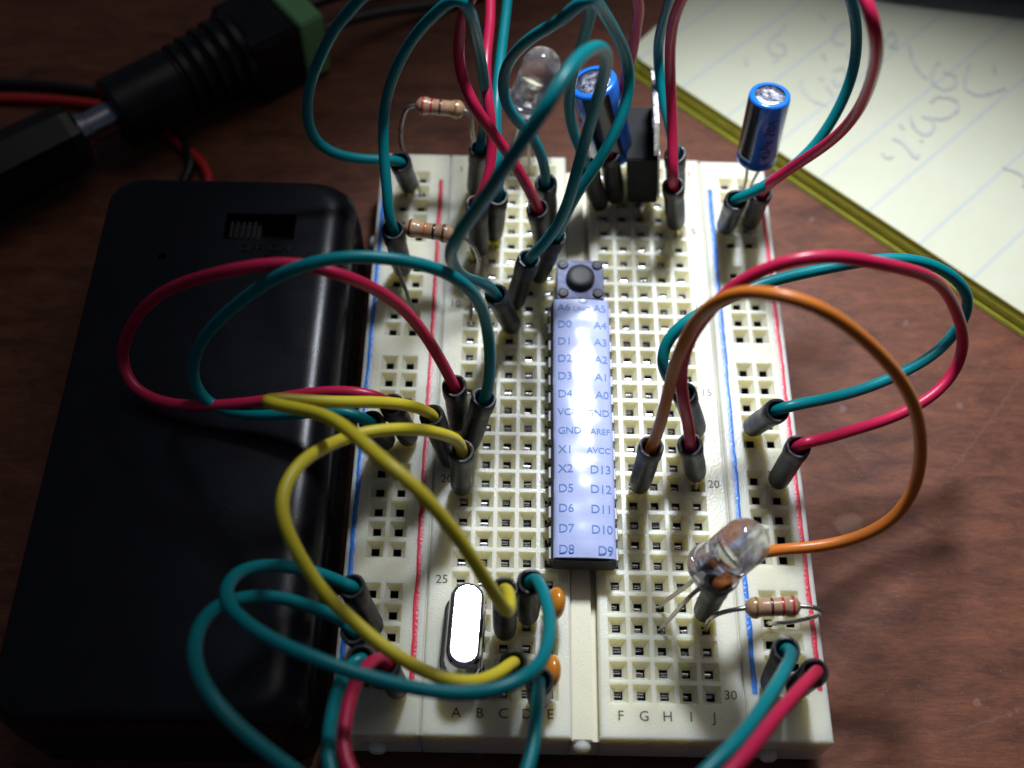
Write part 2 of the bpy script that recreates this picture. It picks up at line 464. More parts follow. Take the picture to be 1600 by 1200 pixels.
HO, HI, HT = 0.104, 0.046, 0.100     # funnel mouth, throat half widths and depth
def block(name, x0, x1, y0, y1, xs, ys, notch=None):
    """slab with a square funnel at every (x, y); x cuts and y cuts give the ridge grid"""
    bm = bmesh.new()
    rows = sorted(ys); cols_ = sorted(xs)
    bev = 0.028
    xc = [x0 + bev]; 
    for x in cols_: xc += [x - HO, x + HO]
    xc.append(x1 - bev)
    yc = [y0 + bev]
    for y in rows: yc += [y - HO, y + HO]
    yc.append(y1 - bev)
    grid = {}
    def V(i, j):
        if (i, j) not in grid: grid[i, j] = bm.verts.new((xc[i], yc[j], 0))
        return grid[i, j]
    nx, ny = len(xc), len(yc)
    for i in range(nx - 1):
        for j in range(ny - 1):
            if i % 2 == 1 and j % 2 == 1:
                cx, cy = (xc[i] + xc[i+1]) / 2, (yc[j] + yc[j+1]) / 2
                prev = [V(i, j), V(i+1, j), V(i+1, j+1), V(i, j+1)]
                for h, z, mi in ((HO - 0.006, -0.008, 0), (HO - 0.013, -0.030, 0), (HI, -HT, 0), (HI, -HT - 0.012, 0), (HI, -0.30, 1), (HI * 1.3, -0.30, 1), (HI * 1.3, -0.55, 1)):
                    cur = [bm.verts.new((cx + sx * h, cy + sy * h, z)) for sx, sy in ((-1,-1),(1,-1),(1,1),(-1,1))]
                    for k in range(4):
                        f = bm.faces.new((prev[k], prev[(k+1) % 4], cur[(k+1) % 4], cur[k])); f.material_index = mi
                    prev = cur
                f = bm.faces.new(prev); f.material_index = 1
            else:
                bm.faces.new((V(i, j), V(i+1, j), V(i+1, j+1), V(i, j+1)))
    # rounded rim and walls
    ring = [V(i, 0) for i in range(nx)] + [V(nx-1, j) for j in range(1, ny)] + [V(i, ny-1) for i in range(nx-2, -1, -1)] + [V(0, j) for j in range(ny-2, 0, -1)]
    def outward(v, d, z):
        x = v.co.x; y = v.co.y
        if abs(x - (x0 + bev)) < 1e-6: x -= d
        if abs(x - (x1 - bev)) < 1e-6: x += d
        if abs(y - (y0 + bev)) < 1e-6: y -= d
        if abs(y - (y1 - bev)) < 1e-6: y += d
        return bm.verts.new((x, y, z))
    base = ring; prev = ring
    for d, z in ((bev * 0.6, -0.006), (bev * 0.95, -0.018), (bev, -0.035), (bev, ZB)):
        cur = [outward(v, d, z) for v in base]
        for k in range(len(ring)):
            k2 = (k + 1) % len(ring)
            bm.faces.new((prev[k], prev[k2], cur[k2], cur[k]))
        prev = cur
    bmesh.ops.recalc_face_normals(bm, faces=bm.faces)
    me = bpy.data.meshes.new(name); bm.to_mesh(me); bm.free()
    o = link_mesh(name, me, [M['ivory'], M['hole_shade']], smooth=False)
    return child_of_board(o)

SEAM_L, SEAM_R = -1.772, 1.752
GAP = 0.008
block('power_rail', -2.745, SEAM_L - GAP, Y0, Y1, RAILX_L, RAIL_ROWS)
block('power_rail', SEAM_R + GAP, 2.675, Y0, Y1 - 0.02, RAILX_R, RAIL_ROWS)
block('terminal_strip', SEAM_L + GAP, -0.140, Y0, Y1, COLS[:5], ROWS)
block('terminal_strip', 0.165, SEAM_R - GAP, Y0, Y1, COLS[5:], ROWS)
# centre channel: recessed floor with a raised pale rib
bm = bmesh.new()
box(bm, -0.140, 0.165, Y0 + 0.003, 7.42, ZB, -0.16)
box(bm, -0.136, 0.095, Y0 - 0.012, 7.40, -0.159, -0.05)
bmesh.ops.bevel(bm, geom=[e for e in bm.edges if abs(e.verts[0].co.z + 0.05) < 1e-5 and abs(e.verts[1].co.z + 0.05) < 1e-5], offset=0.012, segments=2, affect='EDGES')
child_of_board(obj('centre_channel', bm, M['ivory_floor'], smooth=False))
# seam fillers: the thin dark line between snapped-together strips
bm = bmesh.new()
for x in (SEAM_L, SEAM_R):
    box(bm, x - GAP + 0.001, x + GAP - 0.001, Y0 + 0.02, Y1 - 0.03, ZB + 0.02, -0.05)
child_of_board(obj('strip_joint', bm, M['ivory_floor'], smooth=False))
# locking knobs at the near and left sides
def knob(loc, direction, r=0.10, l=0.14):
    bm = bmesh.new()
    lathe(bm, [(r, 0), (r, l * 0.5), (r * 0.92, l * 0.75), (r * 0.6, l * 0.95), (0, l)], 20, frame(loc, Vector(loc) + Vector(direction)))
    return child_of_board(obj('locking_knob', bm, M['ivory']))
knob((-0.025, Y0 + 0.01, -0.16), (0, -1, 0), 0.105, 0.13)
knob((-2.25, Y0 + 0.01, -0.42), (0, -1, 0), 0.10, 0.12)
knob((2.05, Y0 + 0.01, -0.45), (0, -1, 0), 0.10, 0.12)
knob((-2.735, 6.23, -0.25), (-1, 0, 0), 0.10, 0.10)
knob((-2.735, 1.05, -0.25), (-1, 0, 0), 0.10, 0.10)
# adhesive foam under the board
bm = bmesh.new(); box(bm, -2.70, 2.63, Y0 + 0.05, Y1 - 0.06, TABLE_Z, ZB - 0.001)
child_of_board(obj('foam_backing', bm, mat('foam_backing', (0.12, 0.10, 0.07), 0.9), smooth=False))

# painted rail lines: slightly proud, wavering ribbon
def rail_line(x, ya, yb, m, w=0.058):
    bm = bmesh.new(); n = 90; L = []; Rr = []; Tt = []
    for i in range(n + 1):
        y = ya + (yb - ya) * i / n
        wob = 0.003 * math.sin(y * 7 + x) + rnd.uniform(-0.002, 0.002)
        e1 = w / 2 + rnd.uniform(-0.005, 0.005); e2 = w / 2 + rnd.uniform(-0.005, 0.005)
        L.append(bm.verts.new((x + wob - e1, y, 0.0025))); Rr.append(bm.verts.new((x + wob + e2, y, 0.0025)))
        Tt.append(bm.verts.new((x + wob, y, 0.008)))
    for i in range(n):
        bm.faces.new((L[i], Tt[i], Tt[i+1], L[i+1])); bm.faces.new((Tt[i], Rr[i], Rr[i+1], Tt[i+1]))
    return child_of_board(obj('rail_line', bm, m))
rail_line(-2.668, 0.10, 7.16, M['blue_line'])
rail_line(-1.885, 0.10, 7.17, M['red_line'])
rail_line(1.870, 0.02, 7.10, M['blue_line'])
rail_line(2.588, 0.07, 7.10, M['red_line'])

# printed row numbers and column letters
def prints(entries, size, z=0.0035):
    items = []
    for s, x, y in entries:
        items.append((text_mesh(s, size), T(x, y, z)))
    bm = join_meshes(items)
    return child_of_board(obj('printed_number', bm, M['ink'], smooth=False))
for r_ in (1, 5, 10, 15, 20, 25, 30):
    y = P * (30 - r_) + 0.0
    prints([(str(r_), -1.610, y)], 0.145)
    prints([(str(r_), 1.600, y)], 0.145)
for c, x in zip('ABCDEFGHIJ', COLS):
    for y in (-0.245, 7.565):
        o = prints([(c, x + 0.01, y)], 0.155); o.name = 'printed_letter'

# metal spring contacts at the bottom of the funnels (three shapes shared)
def contact_mesh(v):
    bm = bmesh.new()
    n = 7; h = 0.041; A = []
    top = -0.118 - 0.006 * v
    for i in range(n):
        a = math.pi * (0.02 + 0.62 * i / (n - 1))
        yy = 0.043 - 0.056 * (1 - math.cos(a)) * 0.8
        zz = top - 0.03 + 0.03 * math.sin(a) - (0.03 * i / (n-1)) ** 1
        A.append((bm.verts.new((-h, yy, zz + 0.004 * (v - 1))), bm.verts.new((h, yy, zz - 0.004 * (v - 1)))))
    lo = (bm.verts.new((-h, -0.018, -0.36)), bm.verts.new((h, -0.018, -0.36)))
    A.append(lo)
    for i in range(len(A) - 1):
        bm.faces.new((A[i][0], A[i][1], A[i+1][1], A[i+1][0]))
    me = bpy.data.meshes.new('contact'); bm.to_mesh(me); bm.free()
    me.materials.append(M['contact'])
    for p in me.polygons: p.use_smooth = True
    return me
cm = [contact_mesh(v) for v in range(3)]
for x in COLS:
    for y in ROWS:
        o = bpy.data.objects.new('contact', cm[rnd.randrange(3)])
        col.objects.link(o)
        o.location = (x, y, rnd.uniform(-0.012, 0.012))
        o.rotation_euler = (rnd.uniform(-0.10, 0.16), rnd.uniform(-0.07, 0.12), 0)
        if y < 0: pass
        child_of_board(o)

# ------------------------------------------------------------------ chip with paper label
chip = empty('microcontroller_chip', (0, 3.175, 0.1), 'long black chip with a pale blue pin label, over the centre channel', 'chip')
def under(o, root):
    if 'base_loc' not in root: root['base_loc'] = tuple(root.location)
    o.parent = root
    o.matrix_parent_inverse = Matrix.Translation(Vector(root['base_loc'])).inverted()
    return o
CY0, CY1 = 1.365, 4.905
bm = bmesh.new()
prof = [(-0.355, 0.11), (-0.372, 0.24), (-0.350, 0.40), (0.350, 0.40), (0.372, 0.24), (0.355, 0.11)]
A = [bm.verts.new((x, CY0 + (0.012 if abs(z-0.24) > .05 else 0), z)) for x, z in prof]
B = [bm.verts.new((x, CY1 - (0.012 if abs(z-0.24) > .05 else 0), z)) for x, z in prof]
for k in range(6): bm.faces.new((A[k], A[(k+1) % 6], B[(k+1) % 6], B[k]))
bm.faces.new(A[::-1]); bm.faces.new(B)
bmesh.ops.bevel(bm, geom=list(bm.edges), offset=0.010, segments=2, affect='EDGES')
under(obj('chip_body', bm, M['chip_black'], smooth=False), chip)
# label: glossy strip arched across the chip
def lab_z(x): return 0.448 - 0.26 * x * x / 0.36 * 1.0 - (0.03 * max(0, abs(x) - 0.30) / 0.05)
LX = 0.352
bm = bmesh.new(); nxs, nys = 28, 60; G = []
for j in range(nys + 1):
    y = CY0 + 0.035 + (CY1 - CY0 - 0.05) * j / nys
    row = []
    for i in range(nxs + 1):
        x = -LX + 2 * LX * i / nxs
        z = lab_z(x) * 1.0
        z = max(0.405, 0.450 - 0.22 * x * x) if abs(x) < 0.34 else 0.405
        if j < 2: z -= 0.012 * (2 - j) * 0.6
        z += 0.0018 * math.sin(y * 9 + x * 14) + 0.0012 * math.sin(y * 23 - x * 5)
        row.append(bm.verts.new((x + 0.003 + 0.004 * math.sin(y * 3), y, z)))
    G.append(row)
for j in range(nys):
    for i in range(nxs): bm.faces.new((G[j][i], G[j][i+1], G[j+1][i+1], G[j+1][i]))
# give the label paper thickness down to the chip
border = [G[0][i] for i in range(nxs+1)] + [G[j][nxs] for j in range(1, nys+1)] + [G[nys][i] for i in range(nxs-1, -1, -1)] + [G[j][0] for j in range(nys-1, 0, -1)]
low = [bm.verts.new((v.co.x, v.co.y, 0.4005)) for v in border]
for k in range(len(border)):
    k2 = (k+1) % len(border); bm.faces.new((border[k], low[k], low[k2], border[k2]))
label = under(obj('pin_label', bm, M['label'], auto=50), chip)
LEFT = ['A6', 'D0', 'D1', 'D2', 'D3', 'D4', 'VCC', 'GND', 'X1', 'X2', 'D5', 'D6', 'D7', 'D8']
RIGHT = ['A5', 'A4', 'A3', 'A2', 'A1', 'A0', 'GND', 'AREF', 'AVCC', 'D13', 'D12', 'D11', 'D10', 'D9']
def lab_surface(x, y):
    xx = x - 0.003
    z = max(0.405, 0.450 - 0.22 * xx * xx) if abs(xx) < 0.34 else 0.405
    return z + 0.0018 * math.sin(y * 9 + xx * 14) + 0.0012 * math.sin(y * 23 - xx * 5) + 0.0045
def pin_name(bm):
    bmesh.ops.triangulate(bm, faces=bm.faces)
    for v in bm.verts: v.co.z = lab_surface(v.co.x, v.co.y)
    o = obj('printed_pin_name', bm, M['label_ink'], smooth=False)
    o.parent = label
for k in range(14):
    yy = CY1 - 0.150 - k * 0.2512
    for s, al, x in ((LEFT[k], 'LEFT', -0.300), (RIGHT[k], 'RIGHT', 0.325)):
        sz = 0.150 if len(s) < 3 else (0.128 if s in ('VCC', 'GND') else 0.150)
        if len(s) == 4: sz = 0.110
        bm = join_meshes([(text_mesh(s, sz, align=al, space=0.95), T(x, yy - (0.008 if x > 0 else 0), 0))])
        pin_name(bm)
pin_name(join_meshes([(text_mesh('UNO', 0.095), T(0.012, CY1 - 0.175, 0))]))
bm = bmesh.new()
c0 = Vector((0.03, CY1 - 0.022, 0)); pr_ = []
for k in range(17):
    a = math.pi + math.pi * k / 16
    pr_.append((bm.verts.new(c0 + Vector((math.cos(a), math.sin(a), 0)) * 0.060), bm.verts.new(c0 + Vector((math.cos(a), math.sin(a), 0)) * 0.050)))
for k in range(16): bm.faces.new((pr_[k][0], pr_[k][1], pr_[k+1][1], pr_[k+1][0]))
for v in bm.verts: v.co.z = lab_surface(v.co.x, v.co.y)
o = obj('printed_notch', bm, M['label_ink'], smooth=False); o.parent = label
chip.rotation_euler = (0.0, 0.012, 0)
# legs
def leg_mesh():
    bm = bmesh.new()
    pts = [(-0.35, 0.245), (-0.395, 0.24), (-0.405, 0.20), (-0.405, 0.06), (-0.395, 0.0)]
    wd = [0.07, 0.07, 0.07, 0.065, 0.03]
    pr = []
    for (x, z), w in zip(pts, wd):
        pr.append([bm.verts.new((x, -w, z)), bm.verts.new((x, w, z)), bm.verts.new((x + 0.025, w, z - 0.01)), bm.verts.new((x + 0.025, -w, z - 0.01))])
    for a, b in zip(pr, pr[1:]):
        for k in range(4): bm.faces.new((a[k], a[(k+1) % 4], b[(k+1) % 4], b[k]))
    bmesh.ops.recalc_face_normals(bm, faces=bm.faces)
    me = bpy.data.meshes.new('leg'); bm.to_mesh(me); bm.free(); me.materials.append(M['dull_leg']); return me
lm = leg_mesh()
for k in range(14):
    for s in (1, -1):
        o = bpy.data.objects.new('leg', lm); col.objects.link(o)
        o.location = (0, P * (6 + k), 0); o.scale = (s, 1, 1)
        under(o, chip)

# ------------------------------------------------------------------ pushbutton
bt = empty('pushbutton', (0.012, 5.275, 0.0), 'small square tactile pushbutton with round dark cap and four corner rivets, behind the chip', 'button')
BH = 0.34
under(obj('button_base', bevel_box(-0.288, 0.312, 4.975, 5.575, 0.02, BH - 0.03, 0.02), M['chip_black'], smooth=False), bt)
under(obj('cover_plate', bevel_box(-0.290, 0.314, 4.973, 5.577, BH - 0.028, BH, 0.012), M['steel'], smooth=False), bt)
bm = bmesh.new()
lathe(bm, [(0.185, BH + 0.001), (0.185, BH + 0.05), (0.175, BH + 0.085), (0.155, BH + 0.10), (0.10, BH + 0.106), (0, BH + 0.106)], 40, T(0.012, 5.275, 0))
under(obj('button_cap', bm, M['button'], auto=40), bt)
for sx in (-1, 1):
    for sy in (-1, 1):
        bm = bmesh.new()
        lathe(bm, [(0.068, BH + 0.001), (0.068, BH + 0.02), (0.058, BH + 0.03), (0.03, BH + 0.022), (0, BH + 0.02)], 20, T(0.012 + sx * 0.222, 5.275 + sy * 0.222, 0), jit=0.02)
        under(obj('rivet', bm, M['button']), bt)

# ------------------------------------------------------------------ crystal
a = Vector((-1.30, 0.60, 0.50))
vd = (Vector(CAM_C) - a).normalized(); ldir = (LAMP - a).normalized()
nrm = (vd + ldir).normalized()
cr = empty('crystal_oscillator', (-1.25, 0.60, 0.0), 'silver oval crystal can with a mirror bright top, beside the number 25', 'crystal')
yax = Vector((0.055, 1.0, 0)); yax = (yax - nrm * yax.dot(nrm)).normalized(); xax = yax.cross(nrm).normalized()
mx = Matrix((xax, yax, nrm)).transposed().to_4x4(); mx.translation = a
def stadium(hx, hy, z, n=14):
    pts = []
    for k in range(n + 1):
        t = math.pi * k / n; pts.append((hx * math.cos(t), hy - hx + hx * math.sin(t), z))
    for k in range(n + 1):
        t = math.pi + math.pi * k / n; pts.append((hx * math.cos(t), -(hy - hx) + hx * math.sin(t), z))
    return pts
def loft(bm, layers, mxx, cap=True):
    rings = [[bm.verts.new(mxx @ Vector(p)) for p in L_] for L_ in layers]
    for A_, B_ in zip(rings, rings[1:]):
        n = len(A_)
        for k in range(n): bm.faces.new((A_[k], A_[(k+1) % n], B_[(k+1) % n], B_[k]))
    if cap: bm.faces.new(rings[-1]); bm.faces.new(rings[0][::-1])
bm = bmesh.new()
loft(bm, [stadium(0.195, 0.515, -0.33), stadium(0.195, 0.515, -0.065), stadium(0.189, 0.509, -0.035), stadium(0.172, 0.492, -0.012), stadium(0.150, 0.470, -0.002), stadium(0.138, 0.458, 0.0)], mx)
can_ = under(obj('can', bm, M['can'], auto=8), cr)
for p in can_.data.polygons:
    if len(p.vertices) > 4: p.use_smooth = False
bm = bmesh.new()
loft(bm, [stadium(0.235, 0.555, -0.375), stadium(0.235, 0.555, -0.352), stadium(0.225, 0.545, -0.338), stadium(0.20, 0.52, -0.329)], mx)
under(obj('base_flange', bm, M['can'], auto=35), cr)
for s in (-0.24, 0.24):
    bm = bmesh.new(); p0 = mx @ Vector((0, s, -0.36)); tube(bm, [p0, Vector((-1.143, round((p0.y) / P) * P, 0.02)), Vector((-1.143, round((p0.y) / P) * P, -0.2))], 0.022, 8)
    under(obj('lead_wire', bm, M['lead']), cr)

# ------------------------------------------------------------------ ceramic capacitors
def ceramic(y, x, label, tilt):
    root = empty('ceramic_capacitor', (x, y, 0.0), label, 'capacitor', 'orange ceramic capacitors')
    bm = bmesh.new()
    bmesh.ops.create_uvsphere(bm, u_segments=28, v_segments=18, radius=1.0)
    for v in bm.verts:
        c = v.co; k = 1 - 0.18 * max(0, -c.z)
        v.co = Vector((c.x * 0.105 * k, c.y * 0.185 * k, c.z * 0.205))
    bm.transform(T(x + 0.05, y, 0.33) @ Matrix.Rotation(tilt, 4, 'Y') @ Matrix.Rotation(-0.25, 4, 'X'))
    under(obj('resin_body', bm, M['resin']), root)
    for s in (-1, 1):
        bm = bmesh.new(); tube(bm, catmull([(x + 0.04, y + s * 0.10, 0.22), (x + 0.02, y + s * 0.127, 0.12), (x, y + s * 0.127, 0.02), (x, y + s * 0.127, -0.2)], 5), 0.024, 8)
        under(obj('lead_wire', bm, M['lead']), root)
ceramic(0.885, -0.381, 'orange ceramic disc capacitor nearer the chip, right of the upper black plug', 0.25)
ceramic(0.123, -0.430, 'orange ceramic disc capacitor nearer the printed letter E', 0.20)

# ------------------------------------------------------------------ jumper wires
WIRES = [
    {'label': 'yellow jumper wire whose pointed loop reaches left over the black battery box', 'col': 'yellow', 'a': ((-1.558, 2.77, 0.0), (-1.753, 2.772, 1.18)), 'b': ((-0.876, 0.647, 0.0), (-0.897, 0.73, 1.2)), 'path': [(-1.879, 2.74, 1.35), (-2.014, 2.73, 1.45), (-2.303, 2.631, 1.7), (-2.735, 2.467, 2.0), (-3.175, 2.41, 2.15), (-3.368, 2.35, 2.22), (-3.252, 2.212, 2.35), (-2.742, 1.955, 2.6), (-2.276, 1.456, 3.1), (-1.992, 1.114, 3.4), (-1.642, 0.839, 3.3), (-1.304, 0.556, 2.8), (-1.069, 0.37, 2.3), (-0.927, 0.309, 1.9), (-0.843, 0.314, 1.65), (-0.825, 0.473, 1.5), (-0.845, 0.641, 1.35)]},
    {'label': 'yellow jumper wire curving in a wide rounded bow past the silver crystal', 'col': 'yellow', 'a': ((-1.428, 2.415, 0.0), (-1.399, 2.319, 1.2)), 'b': ((-0.909, 0.155, 0.0), (-0.786, -0.035, 1.18)), 'path': [(-1.452, 2.343, 1.35), (-1.601, 2.287, 1.6), (-1.853, 2.199, 1.9), (-2.164, 2.093, 2.1), (-2.408, 1.989, 2.2), (-2.684, 1.742, 2.4), (-2.903, 1.406, 2.6), (-3.009, 1.065, 2.65), (-2.974, 0.795, 2.6), (-2.831, 0.54, 2.45), (-2.6, 0.293, 2.2), (-2.296, 0.07, 2.05), (-1.957, -0.168, 1.95), (-1.654, -0.315, 1.85), (-1.412, -0.387, 1.8), (-1.173, -0.378, 1.7), (-0.963, -0.256, 1.55), (-0.851, -0.119, 1.35)]},
    {'label': 'teal jumper wire sweeping under the yellow bows across the letters to the left rail', 'col': 'teal', 'a': ((-0.627, 0.838, 0.0), (-0.626, 0.819, 1.2)), 'b': ((-2.337, 0.655, 0.0), (-2.478, 0.735, 1.19)), 'path': [(-0.568, 0.829, 1.25), (-0.498, 0.593, 1.5), (-0.467, 0.257, 1.8), (-0.492, -0.095, 2.1), (-0.575, -0.398, 2.3), (-0.733, -0.589, 2.45), (-0.929, -0.692, 2.5), (-1.179, -0.731, 2.5), (-1.488, -0.709, 2.5), (-1.827, -0.642, 2.5), (-2.172, -0.547, 2.5), (-2.52, -0.439, 2.5), (-2.884, -0.297, 2.45), (-3.202, -0.115, 2.4), (-3.438, 0.115, 2.3), (-3.513, 0.375, 2.1), (-3.445, 0.595, 1.9), (-3.245, 0.73, 1.7), (-3.027, 0.792, 1.5), (-2.727, 0.786, 1.3), (-2.571, 0.757, 1.2)]},
    {'label': 'teal jumper wire hanging in the lowest left loop over the battery box', 'col': 'teal', 'a': ((-2.262, 0.314, 0.0), (-2.418, 0.259, 1.19)), 'b': ((-0.494, -0.089, 0.0), (-0.53, -0.22, 1.19)), 'path': [(-2.539, 0.337, 1.15), (-2.672, 0.337, 1.4), (-2.903, 0.374, 1.6), (-3.134, 0.395, 1.75), (-3.32, 0.349, 1.9), (-3.482, 0.236, 2.1), (-3.595, 0.057, 2.3), (-3.638, -0.228, 2.5), (-3.553, -0.576, 2.7), (-3.387, -0.85, 2.8), (-3.135, -1.112, 2.8), (-2.834, -1.319, 2.7), (-2.565, -1.473, 2.6), (-2.101, -1.777, 2.2), (-1.339, -1.939, 2.0), (-0.85, -1.598, 1.9), (-0.653, -1.191, 1.8), (-0.588, -0.88, 1.7), (-0.546, -0.561, 1.5), (-0.533, -0.352, 1.3)]},
    {'label': 'teal jumper wire leaving the front of the board beside the lower red wire', 'col': 'teal', 'a': ((-2.204, 0.102, 0.0), (-2.324, -0.022, 1.19)), 'b': ((2.048, 0.114, 0.0), (1.963, 0.152, 1.2)), 'path': [(-2.414, -0.079, 1.2), (-2.457, -0.371, 1.5), (-2.467, -0.74, 1.7), (-2.441, -1.077, 1.9), (-2.379, -1.374, 2.0), (-1.869, -1.977, 2.2), (-0.792, -2.34, 2.5), (0.246, -1.852, 2.6), (0.86, -1.333, 2.6), (1.224, -0.986, 2.4), (1.574, -0.535, 2.0), (1.817, -0.173, 1.6), (1.965, 0.068, 1.3)]},
    {'label': 'red jumper wire leaving the front of the board at its lower right corner', 'col': 'red', 'a': ((-2.029, -0.007, 0.0), (-2.069, -0.085, 1.2)), 'b': ((2.32, 0.091, 0.0), (2.227, -0.073, 1.18)), 'path': [(-2.126, -0.065, 1.3), (-2.218, -0.191, 1.5), (-2.28, -0.406, 1.7), (-2.309, -0.658, 1.85), (-2.3, -0.984, 2.0), (-2.218, -1.283, 2.1), (-1.653, -1.888, 2.3), (-0.539, -2.206, 2.6), (0.431, -1.833, 2.8), (1.057, -1.325, 2.7), (1.479, -0.874, 2.3), (1.868, -0.484, 1.9), (2.116, -0.207, 1.5), (2.215, -0.089, 1.3)]},
    {'label': 'red jumper wire in a wide loop lying over the black battery box', 'col': 'red', 'a': ((-1.484, 3.282, 0.0), (-1.51, 3.154, 1.19)), 'b': ((-2.087, 3.072, 0.0), (-2.207, 2.893, 1.18)), 'path': [(-1.567, 3.215, 1.3), (-1.649, 3.269, 1.5), (-1.851, 3.399, 1.9), (-2.099, 3.433, 2.4), (-2.363, 3.369, 2.8), (-2.618, 3.292, 3.1), (-2.929, 3.33, 3.2), (-3.314, 3.351, 3.2), (-3.778, 3.341, 3.1), (-4.271, 3.454, 2.7), (-4.77, 3.501, 2.2), (-5.174, 3.509, 1.6), (-5.376, 3.474, 1.1), (-5.26, 3.221, 0.95), (-4.946, 3.044, 0.9), (-4.517, 2.958, 0.95), (-4.054, 2.93, 1.05), (-3.601, 2.935, 1.15), (-3.146, 2.926, 1.3), (-2.704, 2.905, 1.4), (-2.387, 2.891, 1.35)]},
    {'label': 'teal jumper wire in a tall loop inside the red loop over the battery box', 'col': 'teal', 'a': ((-1.364, 2.992, 0.0), (-1.163, 3.009, 1.18)), 'b': ((-2.366, 3.031, 0.0), (-2.424, 2.674, 1.15)), 'path': [(-1.114, 3.071, 1.35), (-1.089, 3.211, 1.7), (-1.12, 3.353, 2.0), (-1.202, 3.399, 2.4), (-1.357, 3.379, 2.8), (-1.596, 3.382, 3.1), (-1.904, 3.354, 3.3), (-2.273, 3.317, 3.4), (-2.645, 3.269, 3.4), (-3.027, 3.2, 3.3), (-3.479, 3.238, 2.9), (-3.963, 3.29, 2.3), (-4.325, 3.256, 1.7), (-4.435, 3.12, 1.3), (-4.315, 2.974, 1.05), (-4.017, 2.859, 1.0), (-3.599, 2.783, 1.05), (-3.139, 2.728, 1.2), (-2.767, 2.698, 1.3), (-2.543, 2.674, 1.25)]},
    {'label': 'thick looking teal jumper wire arching highest over the black pushbutton', 'col': 'teal', 'a': ((-0.85, 4.727, 0.0), (-1.064, 4.449, 1.15)), 'b': ((-0.847, 5.067, 0.0), (-0.67, 4.968, 1.18)), 'path': [(-1.149, 4.463, 1.3), (-1.266, 4.383, 1.5), (-1.4, 4.149, 1.9), (-1.492, 3.883, 2.4), (-1.511, 3.684, 2.9), (-1.428, 3.46, 3.5), (-1.292, 3.382, 4.0), (-1.08, 3.271, 4.6), (-0.835, 3.279, 5.1), (-0.629, 3.403, 5.4), (-0.444, 3.713, 5.5), (-0.287, 4.174, 5.3), (-0.131, 4.67, 4.9), (-0.031, 4.947, 4.5), (0.004, 5.149, 4.0), (-0.042, 5.185, 3.5), (-0.108, 5.187, 3.0), (-0.204, 5.027, 2.6), (-0.306, 4.972, 2.1), (-0.466, 4.906, 1.7), (-0.607, 4.921, 1.4)]},
    {'label': 'teal jumper wire crossing itself in front of the upper clear light', 'col': 'teal', 'a': ((-0.53, 5.517, 0.0), (-0.348, 5.336, 1.17)), 'b': ((-0.393, 6.487, 0.0), (-0.467, 6.186, 1.16)), 'path': [(-0.279, 5.258, 1.5), (-0.134, 5.411, 1.8), (0.076, 5.604, 2.1), (0.299, 5.936, 2.4), (0.424, 6.306, 2.7), (0.367, 6.458, 3.1), (0.173, 6.214, 3.7), (-0.037, 5.863, 4.3), (-0.19, 5.545, 4.7), (-0.309, 5.554, 4.6), (-0.479, 5.744, 4.2), (-0.698, 5.962, 3.8), (-0.877, 6.156, 3.4), (-1.002, 6.266, 3.0), (-1.02, 6.212, 2.7), (-0.918, 6.15, 2.4), (-0.719, 6.221, 2.0), (-0.576, 6.186, 1.7), (-0.485, 6.16, 1.4)]},
    {'label': 'teal jumper wire standing in a narrow arch beside the upper left resistor', 'col': 'teal', 'a': ((-2.321, 5.584, 0.0), (-2.358, 5.373, 1.18)), 'b': ((-1.4, 6.965, 0.0), (-1.321, 6.72, 1.17)), 'path': [(-2.412, 5.436, 1.35), (-2.443, 5.71, 1.6), (-2.482, 6.042, 1.8), (-2.467, 6.387, 2.1), (-2.31, 6.426, 2.7), (-2.069, 6.373, 3.3), (-1.762, 6.176, 3.9), (-1.531, 6.059, 4.2), (-1.427, 6.08, 4.1), (-1.368, 6.202, 3.8), (-1.313, 6.503, 3.2), (-1.285, 6.665, 2.7), (-1.259, 6.738, 2.1), (-1.263, 6.785, 1.6), (-1.299, 6.822, 1.3)]},
    {'label': 'outermost upper left teal jumper wire, bulging toward the green terminal', 'col': 'teal', 'a': ((-2.322, 7.031, 0.0), (-2.351, 6.544, 1.09)), 'b': ((0.334, 6.764, 0.0), (0.07, 6.471, 1.13)), 'path': [(-2.48, 6.487, 1.2), (-2.774, 6.391, 1.3), (-3.075, 6.314, 1.45), (-3.301, 6.352, 1.6), (-3.392, 6.39, 1.9), (-3.363, 6.48, 2.3), (-3.216, 6.502, 2.8), (-2.912, 6.282, 3.5), (-2.613, 5.974, 4.1), (-2.368, 5.859, 4.5), (-1.706, 5.872, 4.9), (-0.953, 5.777, 5.0), (-0.375, 5.878, 4.7), (-0.11, 6.087, 4.2), (-0.138, 6.312, 3.6), (-0.181, 6.493, 3.0), (-0.217, 6.587, 2.5), (-0.209, 6.558, 2.1), (-0.13, 6.512, 1.7), (-0.022, 6.467, 1.4)]},
    {'label': 'straight teal jumper wire running up behind the pair of red wires', 'col': 'teal', 'a': ((-1.133, 6.192, 0.0), (-1.081, 5.953, 1.17)), 'b': ((-0.1, 17.0, -0.76), (-0.3, 15.8, -0.76)), 'path': [(-1.069, 6.101, 1.4), (-1.086, 6.47, 1.6), (-1.103, 6.817, 1.8), (-1.091, 7.378, 1.9), (-1.063, 8.064, 1.9), (-1.015, 8.662, 1.9), (-0.8, 11.5, 1.5), (-0.5, 13.6, 0.2), (-0.4, 15.0, -0.68)]},
